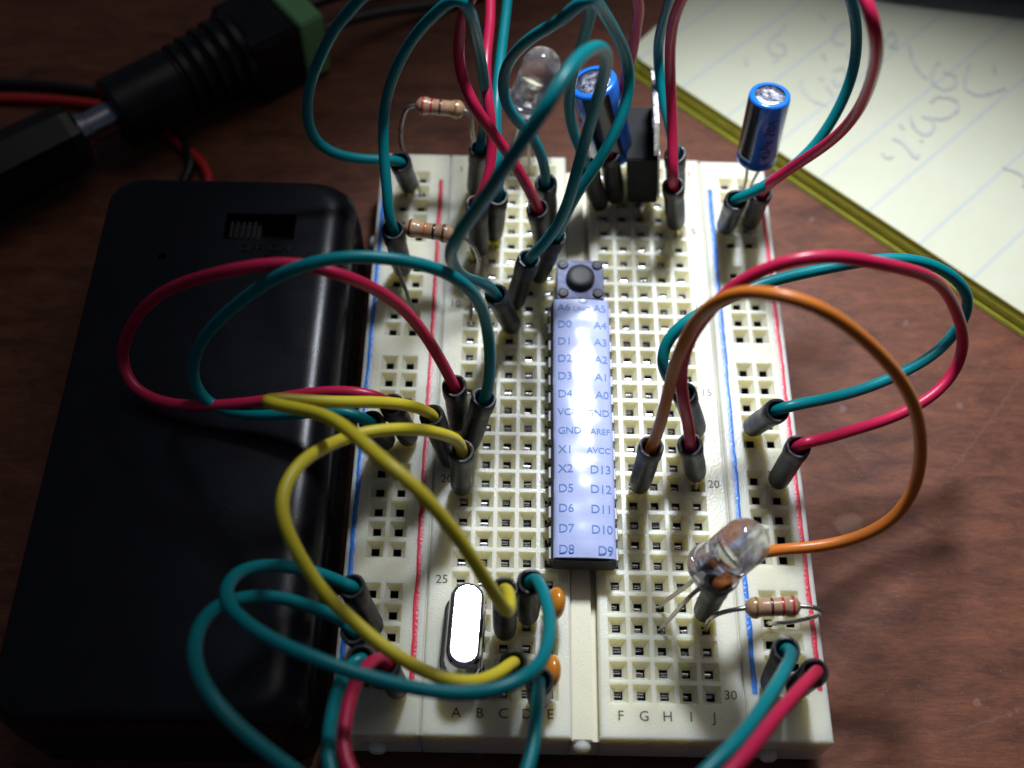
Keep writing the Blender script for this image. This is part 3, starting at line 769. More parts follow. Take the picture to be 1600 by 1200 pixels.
    {'label': 'pinkish red jumper wire running straight up out of the frame', 'col': 'red', 'a': ((-1.316, 5.918, 0.0), (-1.335, 5.796, 1.19)), 'b': ((-1.5, 17.0, -0.76), (-1.4, 15.8, -0.76)), 'path': [(-1.253, 5.778, 1.4), (-1.162, 5.969, 1.6), (-1.145, 6.235, 1.8), (-1.19, 6.477, 2.1), (-1.253, 6.807, 2.3), (-1.262, 7.189, 2.4), (-1.22, 7.689, 2.4), (-1.206, 8.09, 2.4), (-1.2, 11.2, 2.1), (-1.3, 13.4, 0.4), (-1.3, 15.0, -0.68)]},
    {'label': 'red jumper wire curling left then crossing the thick teal wire diagonally', 'col': 'red', 'a': ((-0.428, 5.974, 0.0), (-0.572, 5.761, 1.17)), 'b': ((0.55, 6.883, 0.0), (0.353, 6.682, 1.17)), 'path': [(-0.654, 5.723, 1.5), (-0.787, 5.768, 1.8), (-0.969, 5.851, 2.1), (-1.176, 5.922, 2.4), (-1.362, 6.002, 2.7), (-1.497, 6.201, 2.9), (-1.554, 6.344, 3.2), (-1.503, 6.368, 3.6), (-1.371, 6.207, 4.1), (-1.016, 6.044, 4.7), (-0.443, 6.131, 4.8), (0.125, 6.464, 4.3), (0.486, 6.786, 3.6), (0.527, 6.98, 3.1), (0.514, 7.035, 2.6), (0.482, 7.114, 2.1), (0.431, 7.068, 1.7), (0.368, 6.818, 1.5)]},
    {'label': 'teal jumper wire arching behind its red partner from regulator to right capacitor', 'col': 'teal', 'a': ((1.393, 6.975, 0.0), (1.21, 6.715, 1.16)), 'b': ((2.038, 6.421, 0.0), (1.949, 6.006, 1.12)), 'path': [(1.139, 6.769, 1.4), (1.066, 6.963, 1.6), (0.987, 7.208, 1.8), (0.921, 7.459, 2.1), (0.87, 7.372, 2.6), (0.858, 7.144, 3.2), (0.893, 6.878, 3.8), (1.237, 6.904, 4.3), (1.902, 6.904, 4.4), (2.55, 6.903, 4.0), (2.912, 6.927, 3.5), (3.084, 6.904, 3.1), (3.149, 6.802, 2.7), (3.092, 6.63, 2.4), (2.96, 6.444, 2.1), (2.751, 6.245, 1.8), (2.459, 6.051, 1.6), (2.113, 5.965, 1.3)]},
    {'label': 'red jumper wire arching from beside the regulator to the right capacitor', 'col': 'red', 'a': ((1.364, 6.457, 0.0), (1.158, 6.188, 1.15)), 'b': ((2.37, 6.507, 0.0), (2.281, 6.123, 1.14)), 'path': [(1.132, 6.185, 1.4), (1.081, 6.442, 1.7), (1.018, 6.701, 2.1), (0.964, 6.833, 2.5), (0.908, 6.731, 3.1), (0.904, 6.585, 3.7), (0.964, 6.394, 4.3), (1.259, 6.226, 5.0), (1.833, 6.087, 5.2), (2.199, 5.552, 5.2), (2.304, 5.076, 5.2), (2.421, 4.836, 5.0), (2.708, 5.164, 4.2), (2.895, 5.555, 3.3), (2.845, 5.735, 2.7), (2.691, 5.888, 2.2), (2.484, 5.961, 1.8), (2.314, 5.978, 1.5)]},
    {'label': 'orange jumper wire in a big round loop over the right table', 'col': 'orange', 'a': ((0.695, 2.48, 0.0), (0.702, 2.423, 1.2)), 'b': ((1.364, 0.916, 0.0), (1.337, 0.86, 1.2)), 'path': [(0.745, 2.494, 1.4), (0.787, 2.554, 1.8), (0.807, 2.656, 2.3), (0.825, 2.696, 2.8), (0.897, 2.756, 3.2), (1.015, 2.719, 3.6), (1.223, 2.633, 3.9), (1.487, 2.473, 4.1), (1.792, 2.377, 4.1), (2.123, 2.326, 3.9), (2.519, 2.265, 3.5), (2.899, 2.185, 3.0), (3.201, 2.077, 2.5), (3.372, 1.94, 2.0), (3.384, 1.765, 1.6), (3.242, 1.602, 1.25), (2.914, 1.465, 1.0), (2.527, 1.399, 0.85), (2.033, 1.351, 0.85), (1.667, 1.182, 1.05), (1.466, 1.023, 1.15)]},
    {'label': 'red jumper wire looping over the right rail above the orange wire', 'col': 'red', 'a': ((1.398, 2.666, 0.0), (1.137, 2.477, 1.16)), 'b': ((2.365, 2.585, 0.0), (2.342, 2.466, 1.19)), 'path': [(1.112, 2.516, 1.3), (1.073, 2.583, 1.5), (0.975, 2.62, 1.9), (0.918, 2.718, 2.2), (0.905, 2.769, 2.5), (0.944, 2.851, 2.8), (1.049, 2.924, 3.1), (1.224, 3.011, 3.4), (1.438, 3.056, 3.6), (1.763, 3.076, 3.8), (2.194, 3.14, 3.8), (2.661, 3.239, 3.6), (3.228, 3.462, 3.1), (3.801, 3.71, 2.4), (4.184, 3.786, 1.8), (4.331, 3.701, 1.4), (4.288, 3.537, 1.1), (4.034, 3.29, 0.95), (3.599, 3.035, 0.9), (3.093, 2.786, 1.0), (2.665, 2.574, 1.15), (2.437, 2.467, 1.27)]},
    {'label': 'teal jumper wire looping below its red partner at the right rail', 'col': 'teal', 'a': ((1.445, 3.261, 0.0), (1.114, 3.14, 1.15)), 'b': ((2.114, 3.321, 0.0), (2.166, 2.944, 1.14)), 'path': [(0.942, 3.141, 1.4), (0.834, 3.236, 1.6), (0.852, 3.395, 1.75), (1.003, 3.554, 1.9), (1.356, 3.768, 2.0), (1.818, 3.995, 2.1), (2.336, 4.183, 2.1), (2.926, 4.304, 2.1), (3.44, 4.371, 2.1), (3.873, 4.385, 2.0), (4.224, 4.332, 1.8), (4.442, 4.258, 1.5), (4.436, 4.143, 1.2), (4.192, 3.878, 1.0), (3.743, 3.587, 0.95), (3.259, 3.357, 0.95), (2.75, 3.134, 1.08), (2.316, 2.953, 1.22)]},
]

WR = 0.066
def nearest_hole(p):
    best = None
    for x in COLS:
        for y in ROWS:
            d = (x - p[0]) ** 2 + (y - p[1]) ** 2
            if best is None or d < best[0]: best = (d, x, y)
    for x in RAILX_L + RAILX_R:
        for y in RAIL_ROWS:
            d = (x - p[0]) ** 2 + (y - p[1]) ** 2
            if d < best[0]: best = (d, x, y)
    return best
def make_plug(root, bot, top):
    bot = Vector(bot); top = Vector(top)
    ax = (top - bot).normalized()
    on_board = bot.z > -0.01
    b0 = bot + ax * 0.07 if on_board else bot
    Ln = (top - b0).length
    k1 = rnd.uniform(0.20, 0.34)
    prof = [(0.0, 0.0), (0.10, 0.0), (0.122, 0.02), (0.130, 0.10), (0.133, Ln * 0.45), (0.130, Ln - k1 - 0.05), (0.136, Ln - k1), (0.141, Ln - k1 + 0.02),
            (0.145, Ln - 0.10), (0.143, Ln - 0.02), (0.134, Ln), (0.112, Ln + 0.002), (0.100, Ln - 0.015), (0.092, Ln - 0.09), (0.088, Ln - 0.22), (0.0, Ln - 0.22)]
    bm = bmesh.new(); lathe(bm, prof, 28, frame(b0, top), jit=0.014)
    # the slim sleeve sags a little off the axis
    pl = under(obj('plug', bm, M['shrink'], auto=60), root)
    bm = bmesh.new()
    if on_board:
        d, hx, hy = nearest_hole(bot)
        pts = [b0 + ax * 0.1, b0, Vector((hx, hy, -0.06)), Vector((hx, hy, -0.28))]
    else:
        pts = [b0 + ax * 0.1, b0, b0 - ax * 0.6]
    tube(bm, pts, 0.032, 10)
    pin = obj('pin', bm, M['pin']); pin.parent = pl
for w in WIRES:
    a0, a1 = w['a']; b0, b1 = w['b']
    root = empty('jumper_wire', a0, w['label'], 'jumper wire', {'teal': 'teal jumper wires', 'red': 'red jumper wires', 'yellow': 'yellow jumper wires', 'orange': None}[w['col']])
    A0, A1, B0, B1 = map(Vector, (a0, a1, b0, b1))
    ua = (A1 - A0).normalized(); ub = (B1 - B0).normalized()
    pts = [A1 - ua * 0.18, A1 - ua * 0.02] + [Vector(p) for p in w['path']] + [B1 - ub * 0.02, B1 - ub * 0.18]
    sm = smooth_pts(catmull(pts, 6), 6)
    ph = rnd.uniform(0, 6); d_ = 0.0
    for i in range(1, len(sm) - 1):
        d_ += (sm[i] - sm[i-1]).length; e_ = min(1.0, i / 14.0, (len(sm) - 1 - i) / 14.0)
        sm[i] = sm[i] + Vector((math.sin(d_ * 2.3 + ph), math.sin(d_ * 1.9 + 2 * ph), math.sin(d_ * 2.9 - ph))) * (0.016 * e_)
    bm = bmesh.new(); tube(bm, sm, WR, 16)
    under(obj('insulation', bm, M[w['col']]), root)
    make_plug(root, a0, a1); make_plug(root, b0, b1)

# ------------------------------------------------------------------ resistors
RESISTORS = [
    {'label': 'striped tan resistor standing highest beside the upper left teal arch', 'a': (-2.172, 7.281, 1.35), 'b': (-1.526, 7.211, 1.35), 'l1': [(-2.283, 7.281, 1.3), (-2.374, 7.265, 1.05), (-2.404, 7.142, 0.75), (-2.254, 6.988, 0.35), (-2.1, 6.877, 0.0), (-2.118, 7.042, -0.2)], 'l2': [(-1.459, 7.17, 1.3), (-1.435, 7.091, 1.0), (-1.328, 7.068, 0.55), (-1.293, 6.987, 0.25), (-1.325, 6.831, 0.0), (-1.331, 6.994, -0.2)], 'bands': [('red', 0.15), ('red', 0.32), ('brown', 0.5), ('gold', 0.82)]},
    {'label': 'tan resistor with an orange and a black band above the red rail line', 'a': (-2.243, 5.585, 0.95), 'b': (-1.617, 5.481, 0.95), 'l1': [(-2.349, 5.602, 0.95), (-2.419, 5.566, 0.85), (-2.4, 5.434, 0.65), (-2.325, 5.265, 0.4), (-2.228, 5.096, 0.2), (-2.111, 4.874, 0.0), (-2.129, 5.007, -0.2)], 'l2': [(-1.512, 5.458, 0.93), (-1.384, 5.43, 0.8), (-1.305, 5.396, 0.55), (-1.338, 5.312, 0.3), (-1.391, 5.066, 0.1), (-1.39, 4.753, 0.0), (-1.397, 4.884, -0.2)], 'bands': [('brown', 0.12), ('orange', 0.42), ('black', 0.6), ('brown', 0.8)]},
    {'label': 'resistor lying across the right blue rail line beside the lower clear light', 'a': (1.707, 0.781, 0.62), 'b': (2.295, 0.8, 0.66), 'l1': [(1.577, 0.763, 0.6), (1.42, 0.745, 0.5), (1.353, 0.725, 0.3), (1.4, 0.708, 0.0), (1.437, 0.775, -0.2)], 'l2': [(2.432, 0.789, 0.66), (2.541, 0.769, 0.6), (2.508, 0.752, 0.5), (2.338, 0.759, 0.3), (2.138, 0.776, 0.15), (2.05, 0.803, 0.0), (2.097, 0.871, -0.2)], 'bands': [('gold', 0.2), ('brown', 0.48), ('red', 0.68), ('red', 0.86)]},
]

def body_r(t):
    e = min(t, 1 - t)
    if e < 0.02: return 0.045
    bulb = 0.118 * math.sqrt(max(0, 1 - ((0.17 - e) / 0.17) ** 2)) if e < 0.17 else 0.118
    waist = 0.100 if e > 0.30 else 0.118 - (0.018 * max(0, (e - 0.20)) / 0.10)
    return max(0.045, min(bulb, waist if e > 0.17 else 0.118))
for r_ in RESISTORS:
    a, b = Vector(r_['a']), Vector(r_['b']); Ln = (b - a).length
    root = empty('resistor', (r_['l1'][-2][0], r_['l1'][-2][1], 0), r_['label'], 'resistor', 'tan striped resistors')
    n = 44
    bm = bmesh.new(); lathe(bm, [(0, 0)] + [(body_r(i / n), Ln * i / n) for i in range(n + 1)] + [(0, Ln)], 28, frame(a, b))
    bd = under(obj('resistor_body', bm, M['tan']), root)
    for cname, t in r_['bands']:
        bm = bmesh.new(); w_ = 0.05
        lathe(bm, [(body_r(t - w_/2 + w_ * i / 4 if True else t) + (0.003 if 0 < i < 4 else 0.0005), Ln * (t - w_/2 + w_ * i / 4)) for i in range(5)], 28, frame(a, b))
        o = obj('colour_band', bm, M['band_' + cname]); o.parent = bd
    for l, st, other in ((r_['l1'], a, b), (r_['l2'], b, a)):
        bm = bmesh.new()
        d_, hx, hy = nearest_hole(l[-1])
        L_ = [Vector(p) for p in l]
        L_[-1] = Vector((hx, hy, -0.25)); L_[-2] = Vector((hx, hy, -0.10))
        tube(bm, smooth_pts(catmull([st + (other - st).normalized() * 0.02] + L_, 6), 3), 0.027, 10)
        under(obj('lead_wire', bm, M['lead']), root)

# ------------------------------------------------------------------ clear LEDs
def led(label, base, tip, leads, fl=0.30, R_=0.258):
    base, tip = Vector(base), Vector(tip); L_ = (tip - base).length; F_ = frame(base, tip)
    root = empty('clear_led', leads[0][-2], label, 'LED', 'clear round LEDs')
    prof = [(0, 0), (fl - 0.01, 0), (fl, 0.01), (fl, 0.09), (fl - 0.01, 0.10), (R_ + 0.005, 0.105), (R_, 0.12), (R_, L_ - R_)]
    for k in range(1, 11):
        t = math.pi / 2 * k / 10; prof.append((R_ * math.cos(t) if k < 10 else 0, L_ - R_ + R_ * math.sin(t)))
    bm = bmesh.new(); lathe(bm, prof, 40, F_)
    under(obj('lens', bm, M['clear'], auto=50), root)
    # lead frame inside
    bm = bmesh.new()
    def bx(x0, x1, y0, y1, z0, z1):
        vs, _ = box(bm, x0, x1, y0, y1, z0, z1)
        for v in vs: v.co = F_ @ v.co
    bx(-0.155, -0.02, -0.03, 0.03, 0.06, 0.36); bx(0.04, 0.13, -0.03, 0.03, 0.06, 0.30)
    lathe(bm, [(0.0, 0.36), (0.07, 0.36), (0.115, 0.45), (0.105, 0.45), (0.06, 0.39), (0, 0.39)], 20, F_ @ T(-0.02, 0, 0))
    under(obj('lead_frame', bm, M['chip_die'], smooth=False), root)
    bm = bmesh.new(); lathe(bm, [(0.0, 0.395), (0.055, 0.395), (0.085, 0.43), (0.05, 0.45), (0, 0.455)], 20, F_ @ T(-0.02, 0, 0))
    under(obj('emitter', bm, M['phosphor']), root)
    for s, l in zip((-0.127, 0.127), leads):
        bm = bmesh.new()
        tube(bm, smooth_pts(catmull([F_ @ Vector((s * 0.7, 0, 0.08)), F_ @ Vector((s * 0.9, 0, -0.03))] + [Vector(p) for p in l], 6), 2), 0.025, 10)
        under(obj('lead_wire', bm, M['lead']), root)
led('clear round LED tipped toward the camera beside the lower resistor, orange wire behind it', (1.295, 1.040, 1.04), (1.620, 1.120, 1.90),
    [[(1.12, 1.02, .72), (0.98, 1.01, .32), (0.889, 1.016, 0.0), (0.889, 1.016, -0.2)], [(1.14, 0.90, .72), (0.98, 0.80, .30), (0.889, 0.762, 0.0), (0.889, 0.762, -0.2)]])
led('clear round LED standing tall behind the board middle, among the teal loops', (-0.735, 7.69, 0.95), (-0.47, 7.86, 1.80),
    [[(-0.82, 7.62, .70), (-0.88, 7.52, .30), (-0.889, 7.366, 0.0), (-0.889, 7.366, -0.2)], [(-0.70, 7.62, .70), (-0.68, 7.5, .30), (-0.635, 7.366, 0.0), (-0.635, 7.366, -0.2)]])

# ------------------------------------------------------------------ electrolytic capacitors
def electro(label, bot, top, R_, leads, stripe_dir, txt):
    bot, top = Vector(bot), Vector(top); L_ = (top - bot).length; F_ = frame(bot, top)
    root = empty('electrolytic_capacitor', (leads[0][-1][0], leads[0][-1][1], 0), label, 'capacitor', 'blue electrolytic capacitors')
    bm = bmesh.new()
    prof = [(R_ * 0.6, 0.012), (R_ * 0.92, 0), (R_, 0.025), (R_, 0.085), (R_ * 0.93, 0.11), (R_ * 0.93, 0.13), (R_, 0.16), (R_, L_ - 0.04), (R_ * 0.97, L_ - 0.012), (R_ * 0.88, L_), (R_ * 0.74, L_ - 0.002)]
    lathe(bm, prof, 48, F_)
    sl = under(obj('sleeve', bm, M['sleeve'], auto=50), root)
    bm = bmesh.new(); lathe(bm, [(R_ * 0.75, L_ - 0.02), (R_ * 0.72, L_ - 0.012), (R_ * 0.4, L_ - 0.02), (0, L_ - 0.022)], 40, F_)
    # pressure vent score
    under(obj('can_top', bm, M['alu']), root)
    bm = bmesh.new(); lathe(bm, [(0, -0.012), (R_ * 0.55, -0.012), (R_ * 0.62, 0.01)], 24, F_)
    under(obj('bung', bm, M['rubber']), root)
    # dark negative stripe wrapped round the side + printing
    def wrap(u, z, off): # u = arc length
        a_ = stripe_dir + u / R_
        return F_ @ Vector(((R_ + off) * math.cos(a_), (R_ + off) * math.sin(a_), z))
    bm = bmesh.new(); n = 14; w_ = R_ * 1.15; P_ = []
    for i in range(n + 1):
        u = -w_ / 2 + w_ * i / n; P_.append((bm.verts.new(wrap(u, 0.17, 0.003)), bm.verts.new(wrap(u, L_ - 0.05, 0.003))))
    for i in range(n): bm.faces.new((P_[i][0], P_[i+1][0], P_[i+1][1], P_[i][1]))
    o = obj('dark_stripe', bm, M['sleeve_black']); o.parent = sl
    # side lettering, read along the axis
    for du, s_ in ((R_ * 1.25, txt[0]), (-R_ * 1.25, txt[1])):
        me = text_mesh(s_, 0.17); bm = bmesh.new(); bm.from_mesh(me)
        bmesh.ops.triangulate(bm, faces=bm.faces)
        bmesh.ops.subdivide_edges(bm, edges=bm.edges, cuts=1)
        for v in bm.verts:
            v.co = wrap(du + v.co.y, L_ / 2 + v.co.x, 0.004)
        o = obj('printed_value', bm, M['sleeve_black'], smooth=False); o.parent = sl
    for s, l in zip((-0.10, 0.10), leads):
        bm = bmesh.new(); tube(bm, smooth_pts(catmull([F_ @ Vector((s, 0, 0.02)), F_ @ Vector((s, 0, -0.06))] + [Vector(p) for p in l], 6), 2), 0.024, 10)
        under(obj('lead_wire', bm, M['lead']), root)
electro('blue electrolytic capacitor standing alone at the right rail in front of the yellow pad', (2.335, 6.91, 0.86), (2.320, 7.05, 1.92), 0.262,
        [[(2.27, 6.87, 0.4), (2.19, 6.80, 0.02), (2.19, 6.80, -0.2)], [(2.37, 6.90, 0.4), (2.366, 6.90, 0.02), (2.366, 6.90, -0.2)]], math.radians(205), ('47µF 50V', '47µF'))
electro('blue electrolytic capacitor half hidden behind teal wires, left of the regulator', (0.42, 6.93, 0.90), (0.075, 7.03, 2.10), 0.30,
        [[(0.55, 6.92, 0.45), (0.635, 6.86, 0.02), (0.635, 6.86, -0.2)], [(0.40, 6.92, 0.45), (0.381, 6.86, 0.02), (0.381, 6.86, -0.2)]], math.radians(275), ('100µF', '100µF'))

# ------------------------------------------------------------------ voltage regulator
M['regulator'] = mat('regulator_epoxy', (0.0065, 0.007, 0.008), 0.62, spec=0.22, bump=0.3, bscale=60)
rg = empty('voltage_regulator', (0.889, 6.86, 0.0), 'black three leg voltage regulator with upright metal tab, beside the red wire', 'regulator')
bm = bmesh.new()
SHEAR = Matrix(((1, 0, -0.117, 0.029), (0, 1, 0, 0), (0, 0, 1, 0), (0, 0, 0, 1)))   # the regulator leans left
vs, _ = box(bm, 0.685, 1.085, 6.62, 7.54, 0.26, 1.14)
bmesh.ops.bevel(bm, geom=list(bm.edges), offset=0.018, segments=2, affect='EDGES')
bm.transform(SHEAR)
under(obj('regulator_body', bm, M['regulator'], smooth=False), rg)
# tab with a mounting hole, on the right face of the body
bm = bmesh.new()
cy_, cz_, hr = 7.09, 1.50, 0.18
X0, X1 = 1.040, 1.105
outer = []; inner = []
nn = 32
for k in range(nn):
    a_ = 2 * math.pi * k / nn
    dy, dz = math.cos(a_), math.sin(a_)
    s_ = min(0.46 / max(abs(dy), 1e-6), 0.30 / max(abs(dz), 1e-6))
    outer.append((cy_ + dy * s_, cz_ + dz * s_)); inner.append((cy_ + dy * hr, cz_ + dz * hr))
lay = [[bm.verts.new((x, y, z)) for y, z in lst_] for x in (X0, X1) for lst_ in (outer, inner)]
for k in range(nn):
    k2 = (k+1) % nn
    bm.faces.new((lay[0][k], lay[0][k2], lay[1][k2], lay[1][k])); bm.faces.new((lay[2][k2], lay[2][k], lay[3][k], lay[3][k2]))
    bm.faces.new((lay[0][k2], lay[0][k], lay[2][k], lay[2][k2])); bm.faces.new((lay[1][k], lay[1][k2], lay[3][k2], lay[3][k]))
box(bm, X0 + 0.052, X1 + 0.012, 6.66, 7.52, 0.30, 1.198)
bm.transform(SHEAR)
under(obj('metal_tab', bm, M['tab'], smooth=False), rg)
for k in range(3):
    y = 7.112 - P * k + 0.0
    bm = bmesh.new(); tube(bm, [(0.88, y, 0.30), (0.885, y, 0.10), (0.889, y, -0.2)], 0.034, 8)
    under(obj('leg', bm, M['lead']), rg)

# ------------------------------------------------------------------ battery box
PX0, PX1, PY0, PY1, PZ = -6.22, -2.93, -0.62, 6.58, 0.72
bp_ = empty('battery_box', (-4.6, 2.9, TABLE_Z), 'black plastic battery box with a sliding switch, lying left of the breadboard', 'battery box')
def pack_ring(inset, z, rc):
    pts = []
    k_ = 0.4
    x0, x1, y0, y1 = PX0 + inset * k_, PX1 - inset, PY0 + inset * k_, PY1 - inset * k_
    for cx, cy, a0 in ((x1 - rc, y1 - rc, 0), (x0 + rc, y1 - rc, 90), (x0 + rc, y0 + rc, 180), (x1 - rc, y0 + rc, 270)):
        for k in range(9):
            a_ = math.radians(a0 + 90 * k / 8); pts.append((cx + rc * math.cos(a_), cy + rc * math.sin(a_), z))
    return pts
bm = bmesh.new()
loft(bm, [pack_ring(0.03, TABLE_Z + 0.003, 0.35), pack_ring(0.0, TABLE_Z + 0.03, 0.36), pack_ring(0.0, 0.02, 0.36), pack_ring(0.02, 0.04, 0.36), pack_ring(0.02, 0.30, 0.36), *[pack_ring(0.03 + 0.42 * t_, PZ - 0.27 * (1 - t_) ** 3, 0.36 + 0.1 * t_) for t_ in [q_ / 16 for q_ in range(17)]]], Matrix.Identity(4))
bmesh.ops.recalc_face_normals(bm, faces=bm.faces)
me = bpy.data.meshes.new('tmpbody'); bm.to_mesh(me); bm.free()
tmp = bpy.data.objects.new('tmpbody', me); col.objects.link(tmp)
cutbm = bmesh.new(); box(cutbm, -4.57, -3.67, 5.52, 5.93, 0.42, 1.5)
for hx, hy in ((-5.29, 5.22), (-3.965, 5.22)):
    lathe(cutbm, [(0, 0.5), (0.05, 0.5), (0.05, 1.2), (0, 1.2)], 14, T(hx, hy, 0))
bmesh.ops.recalc_face_normals(cutbm, faces=cutbm.faces)
cme = bpy.data.meshes.new('cut'); cutbm.to_mesh(cme); cutbm.free()
cut = bpy.data.objects.new('cut', cme); col.objects.link(cut)
md = tmp.modifiers.new('b', 'BOOLEAN'); md.operation = 'DIFFERENCE'; md.object = cut; md.solver = 'EXACT'
dg = bpy.context.evaluated_depsgraph_get(); dg.update()
me2 = bpy.data.meshes.new_from_object(tmp.evaluated_get(dg))
bpy.data.objects.remove(tmp); bpy.data.objects.remove(cut)
me2.name = 'case'
bm = bmesh.new(); bm.from_mesh(me2)
under(obj('case', bm, M['black_plastic'], auto=28), bp_)
bm = bmesh.new(); box(bm, -4.54, -4.14, 5.55, 5.90, 0.43, 0.56)
for k in range(5): box(bm, -4.52 + k * 0.075, -4.485 + k * 0.075, 5.60, 5.86, 0.56, 0.64)
under(obj('switch_slider', bm, M['dark_slot'], smooth=False), bp_)
for s_, x in (('OFF', -4.20), ('ON', -3.83)):
    me = text_mesh(s_, 0.175, extrude=0.008); bm = bmesh.new(); bm.from_mesh(me); bm.transform(T(x, 5.375, PZ + 0.006))
    under(obj('moulded_word', bm, M['gloss_black'], smooth=False), bp_)
def cable(pts, m, r=0.075):
    bm = bmesh.new(); tube(bm, smooth_pts(catmull(pts, 8), 3), r, 12)
    return under(obj('battery_lead', bm, m), bp_)
z_ = TABLE_Z + 0.08
cable([(-5.85, 6.3, -0.35), (-5.82, 6.75, -0.55), (-5.62, 7.15, z_ + .1), (-5.38, 7.6, z_), (-5.52, 8.05, z_), (-5.95, 8.45, z_), (-6.4, 8.95, z_), (-7.0, 9.15, z_), (-8.2, 9.3, z_), (-9.8, 9.25, z_), (-12, 9.0, z_)], M['lead_red'])
cable([(-6.0, 6.3, -0.35), (-6.0, 6.8, -0.55), (-5.85, 7.2, z_ + .15), (-5.75, 7.7, z_ + .03), (-5.72, 8.15, z_ + .02), (-6.1, 8.7, z_), (-6.6, 9.3, z_), (-7.2, 9.45, z_), (-8.3, 9.6, z_), (-9.8, 9.6, z_), (-12, 9.4, z_)], M['lead_black'])

JA = Vector((-6.76, 8.44, -0.22)); JB = (Vector((-3.98, 10.72, -0.22)) - JA).normalized()
# ------------------------------------------------------------------ power adapter: screw terminal + barrel plug
J0 = JA; JD = JB
def jframe(t):
    z = JD; x = Vector((0, 0, 1)); y = z.cross(x)
    mm = Matrix((y, x, z)).transposed().to_4x4(); mm.translation = J0 + JD * t; return mm
ja = empty('screw_terminal_adapter', tuple(J0 + JD * 2.0 - Vector((0, 0, 0.68))), 'black ribbed power jack adapter with a green terminal end, upper left', 'adapter')
bm = bmesh.new()
prof = [(0.0, 0.05), (0.30, 0.05), (0.30, 0.0), (0.50, 0.0), (0.54, 0.04), (0.54, 1.02), (0.50, 1.06)]
for k in range(5):
    t0 = 1.10 + k * 0.22
    prof += [(0.50 + 0.02 * k, t0), (0.56 + 0.02 * k, t0 + 0.03), (0.56 + 0.02 * k, t0 + 0.13), (0.50 + 0.02 * k, t0 + 0.17)]
prof += [(0.60, 2.2), (0, 2.2)]
lathe(bm, prof, 32, jframe(0))
under(obj('ribbed_neck', bm, M['gloss_black'], auto=40), ja)
bm = bmesh.new(); box(bm, -0.60, 0.60, -0.62, 0.50, 2.06, 2.92)
bmesh.ops.bevel(bm, geom=list(bm.edges), offset=0.06, segments=3, affect='EDGES'); bm.transform(jframe(0))
under(obj('adapter_body', bm, M['gloss_black'], auto=40), ja)
bm = bmesh.new(); box(bm, -0.61, 0.61, -0.61, 0.51, 2.925, 3.34)
bmesh.ops.bevel(bm, geom=list(bm.edges), offset=0.03, segments=2, affect='EDGES'); bm.transform(jframe(0))
tb = under(obj('green_terminal', bm, M['green'], auto=40), ja)
for s in (-0.30, 0.30):
    bm = bmesh.new(); lathe(bm, [(0.10, -0.01), (0.16, 0.0), (0.20, 0.02), (0.22, 0.02), (0.22, -0.02)], 20, jframe(3.34) @ T(s, -0.1, 0))
    o = obj('wire_entry', bm, M['green']); o.parent = tb
for s, m_ in ((-0.30, 'lead_black'), (0.30, 'lead_black')):
    f_ = jframe(3.30)
    pts = [f_ @ Vector((s, -0.1, -0.2)), f_ @ Vector((s, -0.1, 0.3)), f_ @ Vector((s * 1.1, -0.3, 1.2)), f_ @ Vector((s * 1.4 + .2, -0.58, 2.6)), f_ @ Vector((s * 1.6 + .6, -0.60, 5.0))]
    bm = bmesh.new(); tube(bm, catmull(pts, 8), 0.09, 12)
    under(obj('power_lead', bm, M[m_]), ja)
bpg = empty('barrel_plug', tuple(J0 + JD * (-0.9) - Vector((0, 0, 0.6))), 'black barrel power plug with a bright metal collar, pushed toward the ribbed adapter', 'plug')
bm = bmesh.new(); lathe(bm, [(0.24, 0.5), (0.24, -0.42), (0.27, -0.44), (0.27, -0.52), (0.30, -0.53), (0.30, -0.60)], 32, jframe(0))
under(obj('metal_barrel', bm, M['nickel'], auto=40), bpg)
bm = bmesh.new(); lathe(bm, [(0, -0.56), (0.36, -0.56), (0.46, -0.62), (0.50, -0.75), (0.56, -2.4), (0.58, -5.5), (0.35, -5.8), (0.20, -7), (0.2, -14)], 8, jframe(0))
under(obj('plug_grip', bm, M['gloss_black'], smooth=False), bpg)

# ------------------------------------------------------------------ legal pad
pad = empty('legal_pad', (4.0, 12.0, TABLE_Z), 'pale yellow ruled legal pad with faint pencil handwriting, behind the board', 'notepad')
corner = Vector((0.90, 10.33)); e1 = Vector((5.16, -4.72)).normalized(); e2 = Vector((1.161, 1.404)).normalized()
W1, W2 = 21.6, 27.0
def padpt(u, v): return corner + e1 * u + e2 * v
bm = bmesh.new()
def outline(ins, z):
    rc = 0.3; out = []
    U0, U1, V0, V1 = ins, W1 - ins, ins, W2 - ins
    for cu, cv, a0 in ((U1 - rc, V1 - rc, 0), (U0 + rc, V1 - rc, 90), (U0 + rc, V0 + rc, 180), (U1 - rc, V0 + rc, 270)):
        for k in range(5):
            a_ = math.radians(a0 + 22.5 * k); p = padpt(cu + rc * math.cos(a_), cv + rc * math.sin(a_)); out.append((p.x, p.y, z))
    return out
layers = []; nsh = 9
for k in range(nsh):
    z0 = TABLE_Z + 0.002 + (PAD_Z - 0.012 - TABLE_Z) * k / nsh; z1 = TABLE_Z + 0.002 + (PAD_Z - 0.012 - TABLE_Z) * (k + 1) / nsh
    off = rnd.uniform(-0.012, 0.012) - 0.075 * (1 - (k + 1) / nsh)
    layers += [outline(off, z0), outline(off, z1 - 0.004)]
loft(bm, layers, Matrix.Identity(4))
under(obj('page_stack', bm, M['paper_edge'], smooth=False), pad)
